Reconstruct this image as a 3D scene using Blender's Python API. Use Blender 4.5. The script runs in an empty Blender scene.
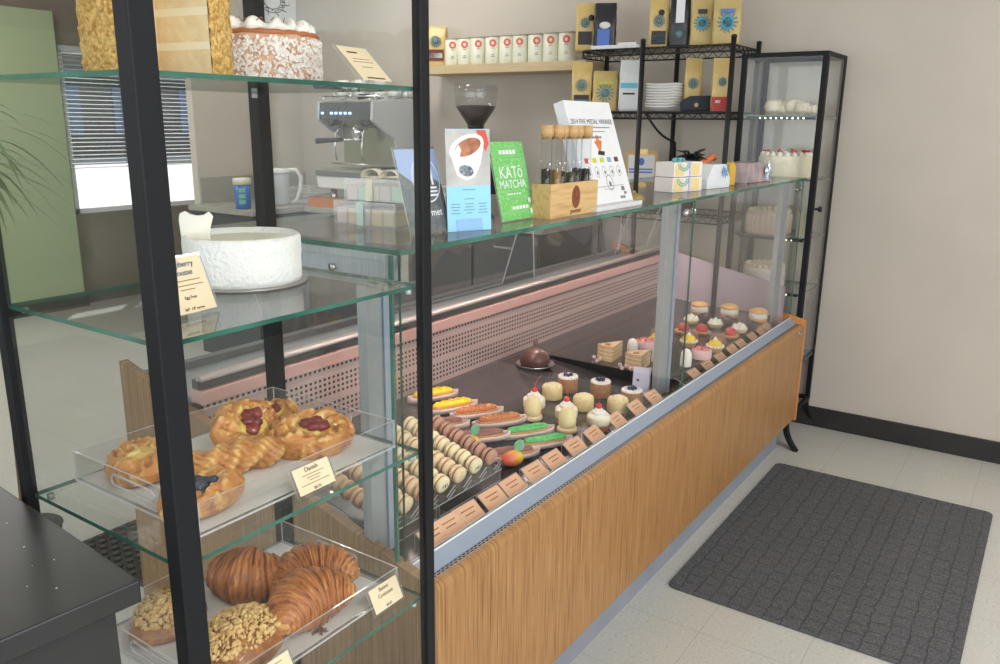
import bpy, bmesh, math, random
from mathutils import Vector, Matrix, noise
random.seed(7)
PI = math.pi
col = bpy.context.scene.collection
scene = bpy.context.scene

# ------------------------------------------------------------------ camera
H = 1.54
FPX = 817.38
def _cam_rows():
    a, b, g = (math.radians(v) for v in (34.31, -14.355, 0.649))
    ca, sa, cb, sb, cg, sg = math.cos(a), math.sin(a), math.cos(b), math.sin(b), math.cos(g), math.sin(g)
    fwd = Vector((ca*cb, sa*cb, sb)); right = Vector((sa, -ca, 0)); up = right.cross(fwd)
    return cg*right + sg*up, -sg*right + cg*up, fwd
CR, CU, CF = _cam_rows()
cd = bpy.data.cameras.new('camera'); cam = bpy.data.objects.new('camera', cd); col.objects.link(cam)
m = Matrix.Identity(4)
for i in range(3):
    m[i][0] = CR[i]; m[i][1] = CU[i]; m[i][2] = -CF[i]
m[0][3], m[1][3], m[2][3] = 0, 0, H
cam.matrix_world = m
cd.sensor_width = 36; cd.lens = FPX*36/1000; cd.clip_start = .05
scene.camera = cam
# measuring helpers: where a line of sight through the photograph meets a real surface
def ray(x, y): return CR*((x-500)/FPX) - CU*((y-332)/FPX) + CF
O = Vector((0, 0, H))
def on_z(x, y, z): d = ray(x, y); return O + d*((z-H)/d.z)
def on_x(x, y, v): d = ray(x, y); return O + d*(v/d.x)
def on_y(x, y, v): d = ray(x, y); return O + d*(v/d.y)
DZ0, DSL = .62, .1
def deck_z(Y): return DZ0 + DSL*(Y-1)
def on_deck(x, y):
    d = ray(x, y); t = (DZ0-DSL-H)/(d.z-DSL*d.y); return O + d*t

# ------------------------------------------------------------------ materials
def srgb(r, g, b):
    f = lambda c: (c/255/12.92) if c/255 <= .04045 else ((c/255+.055)/1.055)**2.4
    return (f(r), f(g), f(b), 1)
class NT:
    def __init__(s, name):
        s.m = bpy.data.materials.new(name); s.m.use_nodes = True
        s.t = s.m.node_tree; s.t.nodes.clear()
        s.out = s.n('ShaderNodeOutputMaterial')
    def n(s, k, **kw):
        o = s.t.nodes.new(k)
        for a, v in kw.items(): setattr(o, a, v)
        return o
    def l(s, a, b): s.t.links.new(a, b)
    def val(s, sock, v):
        if hasattr(v, 'is_output') or isinstance(v, bpy.types.NodeSocket): s.l(v, sock)
        else: sock.default_value = v
    def math(s, op, a, b=0.0, c=None):
        o = s.n('ShaderNodeMath', operation=op); s.val(o.inputs[0], a); s.val(o.inputs[1], b)
        if c is not None: s.val(o.inputs[2], c)
        return o.outputs[0]
    def mix(s, f, a, b):
        o = s.n('ShaderNodeMix', data_type='RGBA'); s.val(o.inputs[0], f); s.val(o.inputs[6], a); s.val(o.inputs[7], b)
        return o.outputs[2]
    def coords(s, scale=(1, 1, 1), src='Object', loc=(0, 0, 0), rot=(0, 0, 0)):
        tc = s.n('ShaderNodeTexCoord'); mp = s.n('ShaderNodeMapping')
        mp.inputs['Scale'].default_value = scale; mp.inputs['Location'].default_value = loc; mp.inputs['Rotation'].default_value = rot
        s.l(tc.outputs[src], mp.inputs[0]); return mp.outputs[0]
    def noise(s, vec, scale, detail=3, rough=.5):
        o = s.n('ShaderNodeTexNoise'); s.l(vec, o.inputs['Vector']); o.inputs['Scale'].default_value = scale
        o.inputs['Detail'].default_value = detail; o.inputs['Roughness'].default_value = rough; return o.outputs[0]
    def ramp(s, f, stops):
        o = s.n('ShaderNodeValToRGB'); s.l(f, o.inputs[0]); e = o.color_ramp.elements
        e[0].position, e[0].color = stops[0]; e[1].position, e[1].color = stops[-1]
        for p, c in stops[1:-1]:
            q = e.new(p); q.color = c
        return o.outputs[0]
    def bsdf(s, base, rough=.5, metal=0, spec=.5, coat=0, bump=None, bstr=.3, bdist=.01, sss=0, emis=None, estr=0):
        p = s.n('ShaderNodeBsdfPrincipled'); s.val(p.inputs['Base Color'], base); s.val(p.inputs['Roughness'], rough)
        p.inputs['Metallic'].default_value = metal; p.inputs['Specular IOR Level'].default_value = spec
        p.inputs['Coat Weight'].default_value = coat
        if sss: p.inputs['Subsurface Weight'].default_value = sss; p.inputs['Subsurface Scale'].default_value = .004
        if emis: p.inputs['Emission Color'].default_value = emis; p.inputs['Emission Strength'].default_value = estr
        if bump is not None:
            b = s.n('ShaderNodeBump'); b.inputs['Strength'].default_value = bstr; b.inputs['Distance'].default_value = bdist
            s.l(bump, b.inputs['Height']); s.l(b.outputs[0], p.inputs['Normal'])
        s.l(p.outputs[0], s.out.inputs[0]); return p
MC = {}
def mat(name, c1, rough=.5, metal=0, c2=None, scale=30, stretch=(1, 1, 1), lo=.35, hi=.65, bump=0, bscale=None, spec=.5, coat=0, detail=3, emis=None, estr=0, sss=0):
    if name in MC: return MC[name]
    t = NT(name); v = t.coords(stretch)
    base = c1; n = None
    if c2 is not None:
        n = t.noise(v, scale, detail); base = t.ramp(n, [(lo, c1), (hi, c2)])
    else:
        base = t.ramp(t.noise(v, scale, 2), [(.3, tuple(x*.96 for x in c1[:3])+(1,)), (.7, c1)])
    h = None
    if bump: h = t.noise(v, bscale or scale, detail)
    t.bsdf(base, rough, metal, spec, coat, h, bump, .004, sss, emis, estr)
    MC[name] = t.m; return t.m
def glass(name, tint=(.982, .99, .986, 1), f0=.022, rough=0.0, haze=None):
    if name in MC: return MC[name]
    t = NT(name)
    lw = t.n('ShaderNodeLayerWeight'); lw.inputs[0].default_value = .5
    f = t.math('ADD', t.math('MULTIPLY', t.math('POWER', lw.outputs['Facing'], 5.0), .9), f0)
    tr = t.n('ShaderNodeBsdfTransparent'); tr.inputs[0].default_value = tint
    gl = t.n('ShaderNodeBsdfGlossy'); gl.inputs['Roughness'].default_value = rough
    mx = t.n('ShaderNodeMixShader'); t.l(f, mx.inputs[0]); t.l(tr.outputs[0], mx.inputs[1]); t.l(gl.outputs[0], mx.inputs[2])
    last = mx
    if haze:
        df = t.n('ShaderNodeBsdfDiffuse'); df.inputs[0].default_value = haze[1]
        m2 = t.n('ShaderNodeMixShader'); m2.inputs[0].default_value = haze[0]
        t.l(mx.outputs[0], m2.inputs[1]); t.l(df.outputs[0], m2.inputs[2]); last = m2
    t.l(last.outputs[0], t.out.inputs[0]); MC[name] = t.m; return t.m
def pattern(name, fn, **kw):
    if name in MC: return MC[name]
    t = NT(name); fn(t); MC[name] = t.m; return t.m

# ------------------------------------------------------------------ mesh builder
class G:
    def __init__(s): s.v = []; s.f = []; s.m = []; s.sm = []; s.T = Matrix.Identity(4)
    def add(s, vs, fs, m=0, smooth=False):
        o = len(s.v); s.v += [tuple(s.T @ Vector(p)) for p in vs]
        for i, f in enumerate(fs):
            s.f.append([o+k for k in f]); s.m.append(m[i] if isinstance(m, (list, tuple)) else m); s.sm.append(smooth)
        return s
    def box(s, x0, y0, z0, x1, y1, z1, m=0):
        v = [(x0,y0,z0),(x1,y0,z0),(x1,y1,z0),(x0,y1,z0),(x0,y0,z1),(x1,y0,z1),(x1,y1,z1),(x0,y1,z1)]
        return s.add(v, [(3,2,1,0),(4,5,6,7),(0,1,5,4),(1,2,6,5),(2,3,7,6),(3,0,4,7)], m)
    def slab(s, x0, y0, z0, x1, y1, z1, m=0, e=1):
        d = (x1-x0, y1-y0, z1-z0); k = d.index(min(d))
        mm = {2: [m,m,e,e,e,e], 1: [e,e,m,e,m,e], 0: [e,e,e,m,e,m]}[k]
        return s.box(x0, y0, z0, x1, y1, z1, mm)
    def lathe(s, prof, n=24, c=(0, 0, 0), m=0, smooth=True, sx=1, sy=1, axis='z', wob=None):
        vs = []; fs = []; L = len(prof)
        for i in range(n):
            a = 2*PI*i/n
            for j, (r, z) in enumerate(prof):
                rr = r*(wob(a, j) if wob else 1)
                p = (rr*math.cos(a)*sx, rr*math.sin(a)*sy, z)
                if axis == 'x': p = (p[2], p[0], p[1])
                elif axis == 'y': p = (p[0], p[2], p[1])
                vs.append((p[0]+c[0], p[1]+c[1], p[2]+c[2]))
        mm = []
        for i in range(n):
            k = (i+1) % n
            for j in range(L-1):
                q = (i*L+j, k*L+j, k*L+j+1, i*L+j+1)
                fs.append(q if axis != 'y' else q[::-1]); mm.append(m[j] if isinstance(m, (list, tuple)) else m)
        for j in (0, L-1):
            if prof[j][0] > 1e-6:
                ring = [i*L+j for i in range(n)]; fs.append(ring[::-1] if j == 0 else ring); mm.append(m[max(0, j-1)] if isinstance(m, (list, tuple)) else m)
        return s.add(vs, fs, mm, smooth)
    def cyl(s, p0, p1, r0, r1=None, n=12, m=0, smooth=True):
        r1 = r0 if r1 is None else r1
        return s.tube([p0, p1], [r0, r1], n, m, smooth)
    def tube(s, pts, r, n=8, m=0, smooth=True, closed=False):
        pts = [Vector(p) for p in pts]; L = len(pts); vs = []; fs = []
        rs = r if isinstance(r, (list, tuple)) else [r]*L
        up = None
        for i, p in enumerate(pts):
            a = pts[(i-1) % L] if (closed or i > 0) else p
            b = pts[(i+1) % L] if (closed or i < L-1) else p
            t = (b-a).normalized()
            if up is None:
                up = Vector((0, 0, 1)) if abs(t.z) < .9 else Vector((1, 0, 0))
            x = t.cross(up)
            if x.length < 1e-6: x = t.orthogonal()
            x.normalize(); y = x.cross(t).normalized(); up = y
            for k in range(n):
                q = 2*PI*k/n; vs.append(tuple(p + (x*math.cos(q)+y*math.sin(q))*rs[i]))
        for i in range(L if closed else L-1):
            j = (i+1) % L
            for k in range(n): fs.append((i*n+k, i*n+(k+1) % n, j*n+(k+1) % n, j*n+k))
        if not closed:
            fs.append(list(range(n))[::-1]); fs.append([(L-1)*n+k for k in range(n)])
        return s.add(vs, fs, m, smooth)
    def prism(s, poly, z0, z1, m=0, smooth=False, axis='z'):
        n = len(poly)
        def P(p, z):
            return (p[0], p[1], z) if axis == 'z' else ((z, p[0], p[1]) if axis == 'x' else (p[0], z, p[1]))
        vs = [P(p, z0) for p in poly] + [P(p, z1) for p in poly]
        fs = [list(range(n))[::-1], list(range(n, 2*n))] + [(i, (i+1) % n, n+(i+1) % n, n+i) for i in range(n)]
        if axis == 'y': fs = [f[::-1] for f in fs]
        return s.add(vs, fs, m, smooth)
    def grid(s, fn, nu, nv, cu=False, m=0, smooth=True, flip=False):
        vs = []; fs = []
        for i in range(nu if cu else nu+1):
            for j in range(nv+1): vs.append(tuple(fn(i/nu, j/nv)))
        for i in range(nu):
            k = (i+1) % nu if cu else i+1
            for j in range(nv):
                q = (i*(nv+1)+j, k*(nv+1)+j, k*(nv+1)+j+1, i*(nv+1)+j+1); fs.append(q[::-1] if flip else q)
        return s.add(vs, fs, m, smooth)
    def ball(s, c, r, n=10, m=0, sc=(1, 1, 1), amp=0, freq=20):
        def fn(u, v):
            a, b = u*2*PI, (v-.5)*PI
            d = Vector((math.cos(a)*math.cos(b), math.sin(a)*math.cos(b), math.sin(b)))
            k = r*(1+(amp*noise.noise(d*freq*.1+Vector(c)*37) if amp else 0))
            return (c[0]+d.x*k*sc[0], c[1]+d.y*k*sc[1], c[2]+d.z*k*sc[2])
        return s.grid(fn, n*2 if n > 6 else n+4, n, True, m, True)
    def build(s, name, mats, parent=None, bev=0, sub=0, W=False, loc=None, weld=0, seg=2):
        me = bpy.data.meshes.new(name)
        off = Vector((0, 0, 0))
        if W and parent is not None:
            p = parent
            while p is not None: off += Vector(p.location); p = p.parent
        elif W and loc is not None: off = Vector(loc)
        me.from_pydata([tuple(Vector(p)-off) for p in s.v], [], s.f)
        for mm in (mats if isinstance(mats, (list, tuple)) else [mats]): me.materials.append(mm)
        for p, k, q in zip(me.polygons, s.m, s.sm): p.material_index = k; p.use_smooth = q
        if weld:
            bm = bmesh.new(); bm.from_mesh(me); bmesh.ops.remove_doubles(bm, verts=bm.verts, dist=weld); bm.to_mesh(me); bm.free()
        me.update()
        o = bpy.data.objects.new(name, me); col.objects.link(o)
        if parent is not None: o.parent = parent
        elif loc is not None: o.location = loc
        if bev:
            b = o.modifiers.new('edge', 'BEVEL'); b.width = bev; b.segments = seg; b.limit_method = 'ANGLE'; b.angle_limit = math.radians(40)
        if sub:
            b = o.modifiers.new('smooth', 'SUBSURF'); b.levels = b.render_levels = sub
        return o
def thing(name, label, cat, loc=(0, 0, 0), rz=0, group=None, rot=None):
    o = bpy.data.objects.new(name, None); col.objects.link(o); o.empty_display_size = .05
    o.location = loc; o.rotation_euler = rot or (0, 0, rz)
    return tag(o, label, cat, group)
def tag(o, label=None, cat=None, group=None, kind=None):
    if label: o['label'] = label
    if cat: o['category'] = cat
    if group: o['group'] = group
    if kind: o['kind'] = kind
    return o
def struct(o): o['kind'] = 'structure'; return o
def kids(o): return [c for c in bpy.data.objects if c.parent == o]
def dup(src, label, loc, rz=0, group=None, rot=None, scale=None):
    r = src.copy(); col.objects.link(r); r.location = loc; r.rotation_euler = rot or (0, 0, rz); r['label'] = label
    if scale: r.scale = scale
    if group: r['group'] = group
    for c in kids(src):
        k = c.copy(); col.objects.link(k); k.parent = r
        for g in kids(c):
            q = g.copy(); col.objects.link(q); q.parent = k
    return r
def text(name, body, size, mtl, parent, M, align='CENTER', depth=.0004, squash=1.0):
    cu = bpy.data.curves.new(name, 'FONT'); cu.body = body; cu.size = size; cu.align_x = align; cu.align_y = 'CENTER'; cu.extrude = depth
    cu.space_character = 1.0
    tmp = bpy.data.objects.new(name+'_t', cu); col.objects.link(tmp)
    dg = bpy.context.evaluated_depsgraph_get(); me = bpy.data.meshes.new_from_object(tmp.evaluated_get(dg))
    bpy.data.objects.remove(tmp); me.name = name
    me.transform(M @ Matrix.Diagonal((squash, 1, 1, 1)))
    me.materials.clear(); me.materials.append(mtl)
    o = bpy.data.objects.new(name, me); col.objects.link(o)
    if parent is not None: o.parent = parent
    return o
def frame_m(o, x, y):
    """4x4 with local x axis, local y axis and origin o"""
    x = Vector(x).normalized(); y = Vector(y).normalized(); z = x.cross(y)
    M = Matrix.Identity(4)
    for i in range(3): M[i][0] = x[i]; M[i][1] = y[i]; M[i][2] = z[i]; M[i][3] = o[i]
    return M
T = Matrix.Translation
def RX(a): return Matrix.Rotation(a, 4, 'X')
def RY(a): return Matrix.Rotation(a, 4, 'Y')
def RZ(a): return Matrix.Rotation(a, 4, 'Z')

# ------------------------------------------------------------------ material library
BLACK = mat('black_powder_coat', srgb(22, 23, 26), .5, spec=.22)
BLACK2 = mat('black_satin', srgb(24, 24, 25), .5)
GLASS = glass('clear_glass')
GEDGE = mat('green_glass_edge', srgb(38, 82, 70), .15, c2=srgb(70, 122, 106), scale=6, spec=.5)
ACR = glass('clear_acrylic', (.97, .97, .97, 1), .04, haze=(.012, (.9, .9, .9, 1)))
AEDGE = glass('acrylic_edge', (.8, .8, .8, 1), .25, .1, haze=(.45, (.9, .9, .92, 1)))
WHITE = mat('white_paper', srgb(228, 229, 231), .6)
WPLAST = mat('white_plastic', srgb(226, 226, 220), .35)
ALU = mat('brushed_aluminium', srgb(168, 172, 176), .38, .55, c2=srgb(182, 186, 190), scale=6, stretch=(1, 40, 1))
ALUB = mat('anodised_aluminium', srgb(160, 172, 190), .35, .35)
STEEL = mat('stainless_steel', srgb(190, 188, 182), .25, .9)
CHROME = mat('chrome', srgb(215, 215, 215), .1, 1)
WALL = mat('beige_wall_paint', srgb(196, 187, 176), .75, c2=srgb(192, 183, 172), scale=3, bump=.05, bscale=120)
GREEN = mat('green_wall_paint', srgb(156, 168, 134), .8)
CEIL = mat('white_ceiling', srgb(225, 224, 220), .9)
INK = mat('black_ink', srgb(40, 38, 36), .6)
BROWNINK = mat('brown_ink', srgb(96, 62, 40), .6)
NAVYINK = mat('navy_ink', srgb(50, 60, 120), .6)
def _wood(t):
    v = t.coords((1, 1, 1)); s = t.n('ShaderNodeSeparateXYZ'); t.l(v, s.inputs[0])
    cx = t.n('ShaderNodeCombineXYZ'); t.l(s.outputs[0], cx.inputs[0])
    t.l(t.math('MULTIPLY', s.outputs[2], .03), cx.inputs[2]); t.l(t.math('MULTIPLY', s.outputs[1], .04), cx.inputs[1])
    n1 = t.noise(cx.outputs[0], 170, 3, .6); n2 = t.noise(cx.outputs[0], 18, 2)
    a = t.ramp(n1, [(.30, srgb(98, 68, 40)), (.46, srgb(156, 114, 70)), (.58, srgb(168, 126, 80)), (.72, srgb(190, 150, 104))])
    b = t.mix(t.math('MULTIPLY', n2, .55), a, srgb(168, 122, 74))
    t.bsdf(b, .42, spec=.4)
ZEBRA = pattern('zebrano_veneer', _wood)
def _ewood(t):
    n = t.noise(t.coords((20, 20, 1.2)), 6, 3)
    t.bsdf(t.ramp(n, [(.3, srgb(186, 118, 62)), (.7, srgb(214, 150, 88))]), .4)
OAKEND = pattern('orange_wood_end', _ewood)
def _lwood(t):
    n = t.noise(t.coords((2, 18, 18)), 5, 4)
    t.bsdf(t.ramp(n, [(.3, srgb(190, 150, 98)), (.55, srgb(214, 178, 124)), (.75, srgb(200, 160, 106))]), .5)
LWOOD = pattern('light_wood', _lwood)
def _floor(t):
    tc = t.n('ShaderNodeNewGeometry'); pos = tc.outputs['Position']
    s = t.n('ShaderNodeSeparateXYZ'); t.l(pos, s.inputs[0])
    def line(ax, off):
        f = t.math('FRACT', t.math('DIVIDE', t.math('ADD', s.outputs[ax], off), .3035))
        return t.math('LESS_THAN', t.math('ABSOLUTE', t.math('SUBTRACT', f, .5)), .0038)
    ln = t.math('MAXIMUM', line(0, .06), line(1, 10*.3035-.138+.1517))
    sp = t.noise(pos, 95, 4, .7); big = t.noise(pos, 2.2, 2)
    wn = t.n('ShaderNodeTexWhiteNoise'); sn = t.n('ShaderNodeVectorMath', operation='SNAP'); t.l(pos, sn.inputs[0]); sn.inputs[1].default_value = (.3035, .3035, .3035)
    t.l(sn.outputs[0], wn.inputs['Vector'])
    c = t.ramp(sp, [(.3, srgb(150, 149, 142)), (.42, srgb(188, 187, 181)), (.6, srgb(196, 195, 189)), (.74, srgb(210, 210, 204))])
    c = t.mix(t.math('MULTIPLY', wn.outputs[0], .22), c, srgb(182, 177, 165))
    c = t.mix(t.math('MULTIPLY', big, .25), c, srgb(178, 176, 164))
    c = t.mix(t.math('MULTIPLY', ln, .45), c, srgb(120, 116, 104))
    t.bsdf(c, t.ramp(sp, [(.3, (.28,)*3+(1,)), (.7, (.42,)*3+(1,))]), spec=.4)
FLOOR = pattern('vinyl_tile_floor', _floor)

# ------------------------------------------------------------------ room
XE, YB, YL = 4.32, 4.75, 6.8
g = G(); g.box(-3.2, -3.2, -.08, 5.8, YL, 0); struct(g.build('floor', FLOOR))
g = G(); g.box(-3.2, -3.2, 2.95, 5.8, YL, 3.05); struct(g.build('ceiling', CEIL))
g = G(); g.box(XE, -3.2, 0, XE+.12, YB+.12, 2.95); struct(g.build('wall_end', WALL))
LOWER = mat('grey_splashback', srgb(160, 158, 150), .5)
g = G(); g.box(3.40, YB, 0, XE, YB+.06, 2.95); struct(g.build('wall_back', WALL))
g = G(); g.box(3.40, YB-.02, 0, XE-.001, YB-.001, 1.165); struct(g.build('trim_1', LOWER))
g = G(); g.box(5.68, YB, 0, 5.8, YL, 2.95); struct(g.build('wall_far', WALL))
g = G(); g.box(-.8, -.014, 0, .0, 0, .105); g.T = Matrix.Identity(4)
g = G(); g.box(XE-.012, -3.2, 0, XE-.0005, 2.0, .107); o = g.build('baseboard_end', mat('black_vinyl_baseboard', srgb(33, 32, 32), .5, c2=srgb(42, 41, 40), scale=9), bev=.003); struct(o)
# storefront behind the photographer: sill walls and headers with open glazing between them
g = G(); g.box(-3.2, -3.2, 0, 5.8, -3.1, .45); g.box(-3.2, -3.2, 2.65, 5.8, -3.1, 2.95)
for x in (-3.2, -1.4, .4): g.box(x, -3.2, .45, x+.12, -3.1, 2.65)
g.box(2.2, -3.2, .45, 5.8, -3.1, 2.65, 1)  # unseen solid stretch, added to keep bright sky out of the pane reflections
struct(g.build('wall_front', [mat('storefront_frame', srgb(60, 58, 56), .5), WALL]))
g = G(); g.box(-3.3, -3.2, 0, -3.2, YL, .5); g.box(-3.3, -3.2, 2.6, -3.2, YL, 2.95)
for y in (-3.2, -1.2, .8, 2.8, 4.8, 6.68): g.box(-3.3, y, .5, -3.2, y+.12, 2.6)
struct(g.build('wall_street', MC['storefront_frame']))
# left wall; its window stands in for the street reflected in the cabinet
WX0, WX1, WZ0, WZ1 = 3.66, 5.2, .76, 2.1
DWALL = mat('taupe_wall_paint', srgb(120, 110, 100), .8)
g = G(); g.box(-3.2, YL, 0, WX0, YL+.12, 2.95); g.box(WX1, YL, 0, 5.8, YL+.12, 2.95)
g.box(WX0, YL, 0, WX1, YL+.12, WZ0); g.box(WX0, YL, WZ1, WX1, YL+.12, 2.95)
struct(g.build('wall_left', DWALL))
g = G(); g.box(3.0, YL-.1, 0, 3.60, YL-.001, 2.34); struct(g.build('wall_pillar', GREEN))
g = G(); g.box(-3.2, YL-.012, 0, 3.0, YL-.001, .1); g.box(2.99, YL-.113, 0, 3.63, YL-.101, .1); struct(g.build('baseboard_left', MC['black_vinyl_baseboard']))
g = G(); g.box(-3.2, YL-.02, .1, 2.99, YL-.001, 2.2); struct(g.build('trim_2', GREEN))
WFR = mat('white_window_frame', srgb(228, 230, 232), .4)
wr = thing('window_reflection', 'bright window standing in for the street reflected in the left cabinet glass', 'window', (WX0, YL, WZ0)); struct(wr)
g = G()
for x in (WX0, 4.25, WX1-.04): g.box(x, YL+.02, WZ0, x+.045, YL+.09, WZ1)
g.box(WX0, YL+.02, WZ0, WX1, YL+.09, WZ0+.04); g.box(WX0, YL+.02, WZ1-.05, WX1, YL+.09, WZ1); g.box(4.29, YL+.03, 1.14, WX1, YL+.08, 1.17)
g.build('window_frame', WFR, wr, W=True)
g = G(); g.slab(WX0+.01, YL+.05, WZ0+.01, WX1-.01, YL+.056, WZ1-.01); g.build('window_pane', [GLASS, GEDGE], wr, W=True)
g = G()
for k in range(27):
    z = 1.14+k*.034
    g.T = T((0, YL-.02, z)) @ RX(.35); g.box(WX0-.02, -.011, -.0008, WX1+.02, .011, .0008)
g.T = Matrix.Identity(4); g.box(WX0-.02, YL-.045, 2.06, WX1+.02, YL-.002, 2.1)
bl = g.build('blind_reflection', mat('grey_blind_slat', srgb(172, 174, 176), .5))
tag(bl, 'grey slatted blind on the window that stands in for the reflection', 'blind')
# street behind the stand-in window, added to supply the reflected view
g = G(); g.box(-4, YL+.13, -.25, 40, 44, -.15); struct(g.build('street_reflection_ground', mat('pale_concrete', srgb(225, 225, 222), .9, c2=srgb(212, 212, 210), scale=3)))
fac = thing('building', 'grey facade with windows added for the reflected street view', 'building', (18, 36, -.15))
g = G(); g.box(3, 36, -.15, 40, 37, 14); g.build('wall', mat('grey_facade', srgb(120, 118, 116), .8, c2=srgb(108, 106, 104), scale=4), fac, W=True)
for k in range(9):
    x = 8+k*3.4
    for z in (.8, 5.0):
        g = G(); g.box(x, 35.93, z, x+1.9, 36.0, z+2.8); g.build('window', mat('facade_glass', srgb(120, 140, 175), .2), fac, W=True)
# ------------------------------------------------------------------ tall glass cabinets
SHELF_Z = (1.589, 1.300, 1.028, .765, .415)
CLIP = mat('clear_clip', srgb(190, 196, 196), .2, .3)
def cabinet(label, x0, y0, x1, y1, ztop, pw):
    """pw: widths of posts (front near, front far, back near, back far)"""
    r = thing('glass_display_cabinet', label, 'cabinet', (x0, y0, 0), 0, 'tall black glass cabinets')
    cs = [(x0, y0, 1, 1, pw[0]), (x1, y0, -1, 1, pw[1]), (x0, y1, 1, -1, pw[2]), (x1, y1, -1, -1, pw[3])]
    for x, y, sx, sy, w in cs:
        g = G(); xa, xb = sorted((x, x+sx*w[0])); ya, yb = sorted((y, y+sy*w[1]))
        g.box(xa, ya, .155, xb, yb, ztop); g.build('post', BLACK, r, bev=.002, W=True)
        # curved foot sweeping outwards
        g = G(); n = 7; cx, cy = (xa+xb)/2, (ya+yb)/2
        pts = [(cx-sx*(.035*math.sin(PI*k/n)*.35+.05*(k/n)**2.5)*1.1*(1 if k else 1), cy-sy*(.06 if sy > 0 else .03)*(k/n)**2.5+sy*.012*math.sin(PI*k/n), .165-.165*k/n) for k in range(n+1)]
        vs = []; hw = .016
        for p in pts:
            vs += [(p[0]-hw, p[1]-hw*.7, p[2]), (p[0]+hw, p[1]-hw*.7, p[2]), (p[0]+hw, p[1]+hw*.7, p[2]), (p[0]-hw, p[1]+hw*.7, p[2])]
        fs = [(3,2,1,0), (4*n, 4*n+1, 4*n+2, 4*n+3)]
        for k in range(n):
            for q in range(4): fs.append((4*k+q, 4*k+(q+1) % 4, 4*k+4+(q+1) % 4, 4*k+4+q))
        g.add(vs, fs[:1][::1]+fs[1:], 0); g.build('foot', BLACK, r, W=True)
    rw = .02
    for nm, z in (('top_rail', ztop-.02), ('bottom_rail', .15)):
        g = G()
        g.box(x0+.01, y0+.001, z, x1-.01, y0+.001+rw*.8, z+.02); g.box(x0+.01, y1-.001-rw*.8, z, x1-.01, y1-.001, z+.02)
        g.box(x0+.001, y0+.01, z, x0+.001+rw*.8, y1-.01, z+.02); g.box(x1-.001-rw*.8, y0+.01, z, x1-.001, y1-.01, z+.02)
        g.build(nm, BLACK, r, W=True)
    g = G(); g.slab(x0+.004, y0+.004, ztop-.006, x1-.004, y1-.004, ztop-.001); g.build('top_pane', [GLASS, GEDGE], r, W=True)
    for i, z in enumerate(SHELF_Z):
        g = G()
        if i == 4:
            g.box(x0+.004, y0+.006, z-.018, x1-.004, y1-.006, z); g.build('base_board', mat('dark_grey_board', srgb(70, 70, 70), .5), r, W=True, bev=.002); continue
        g.slab(x0+.012, y0+.016, z-.006, x1-.012, y1-.014, z); s = g.build('shelf', [GLASS, GEDGE], r, W=True)
        for x in (x0+.03, x1-.03):
            for y in (y0+.022, y1-.022):
                g = G(); g.cyl((x, y, z-.0062), (x, y, z-.014), .005, n=8); g.build('shelf_clip', CLIP, s, W=True)
    # glass walls
    for nm, b in (('side_pane', (x0+.008, y1-.009, .43, x1-.008, y1-.005, ztop-.012)), ('end_pane', (x0+.006, y0+.010, .43, x0+.010, y1-.010, ztop-.012)),
                  ('end_pane', (x1-.010, y0+.010, .43, x1-.006, y1-.010, ztop-.012)), ('door_pane', (x0+.012, y0+.004, .43, x1-.012, y0+.008, ztop-.012))):
        g = G(); g.slab(*b); g.build(nm, [GLASS, GEDGE], r, W=True)
    return r
NX0, NX1, NY0, NY1 = .493, .957, .78, 1.15
near = cabinet('tall black framed glass cabinet of cakes and croissants closest to the camera', NX0, NY0, NX1, NY1, 1.865,
               ((.030, .026), (.021, .016), (.017, .016), (.026, .024)))
FX0, FX1, FY0, FY1 = 3.945, 4.300, .953, 1.343
far = cabinet('tall black framed glass cabinet standing against the beige end wall', FX0, FY0, FX1, FY1, 1.865,
              ((.028, .026), (.026, .022), (.024, .024), (.024, .024)))
p = on_y(817, 209, FY0-.004)
g = G(); g.cyl((FX0+.05, FY0+.003, p.z), (FX0+.05, FY0-.02, p.z), .006, n=10); g.lathe([(.0, -.012), (.009, -.012), (.009, .012), (.0, .012)], 10, (FX0+.05, FY0-.02, p.z)); g.box(FX0+.02, FY0-.012, p.z-.004, FX0+.08, FY0-.007, p.z+.004)
g.build('door_knob', BLACK2, far, W=True)
# led bar under the top shelf of the far cabinet
LED = mat('warm_led', srgb(255, 240, 210), .4, emis=srgb(255, 236, 200), estr=6)
for zi, n in ((0, 9), (2, 3), (3, 2)):
    z = SHELF_Z[zi]-.0075
    g = G(); g.box(FX0+.03, FY0+.04, z-.012, FX0+.05, FY1-.04, z); lb = g.build('light_bar', BLACK2, far, W=True)
    g = G()
    for k in range(n): g.ball((FX0+.028, FY0+.09+k*.025, z-.006), .0035, 5)
    g.build('led', LED, lb, W=True)

# ------------------------------------------------------------------ refrigerated display case
CX0, CX1, CYF, CYB = 1.115, 3.936, .930, 1.95
case = thing('refrigerated_display_case', 'long wood fronted glass pastry case with perforated back running to the end wall', 'display case', (2.5, 1.4, 0))
ZW = .632
g = G(); pr = [(CYF, .165), (CYF, ZW-.018)]
for k in range(7):
    a = PI-k*PI/12; pr.append((CYF+.016+.016*math.cos(a), ZW-.016+.016*math.sin(a)))
pr += [(CYF+.022, ZW), (CYF+.022, .165)]
g.prism([(y, z) for y, z in pr][::-1], CX0+.026, CX1-.026, axis='x'); g.build('front_panel', ZEBRA, case, W=True)
g = G(); g.box(CX0+.03, .998, 0, CX1-.05, 1.012, .18); g.box(CX0+.03, 1.86, 0, CX1-.05, 1.88, .13); g.box(CX0+.03, 1.012, 0, CX0+.05, 1.86, .13); g.box(CX1-.07, 1.012, 0, CX1-.05, 1.86, .13)
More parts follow.
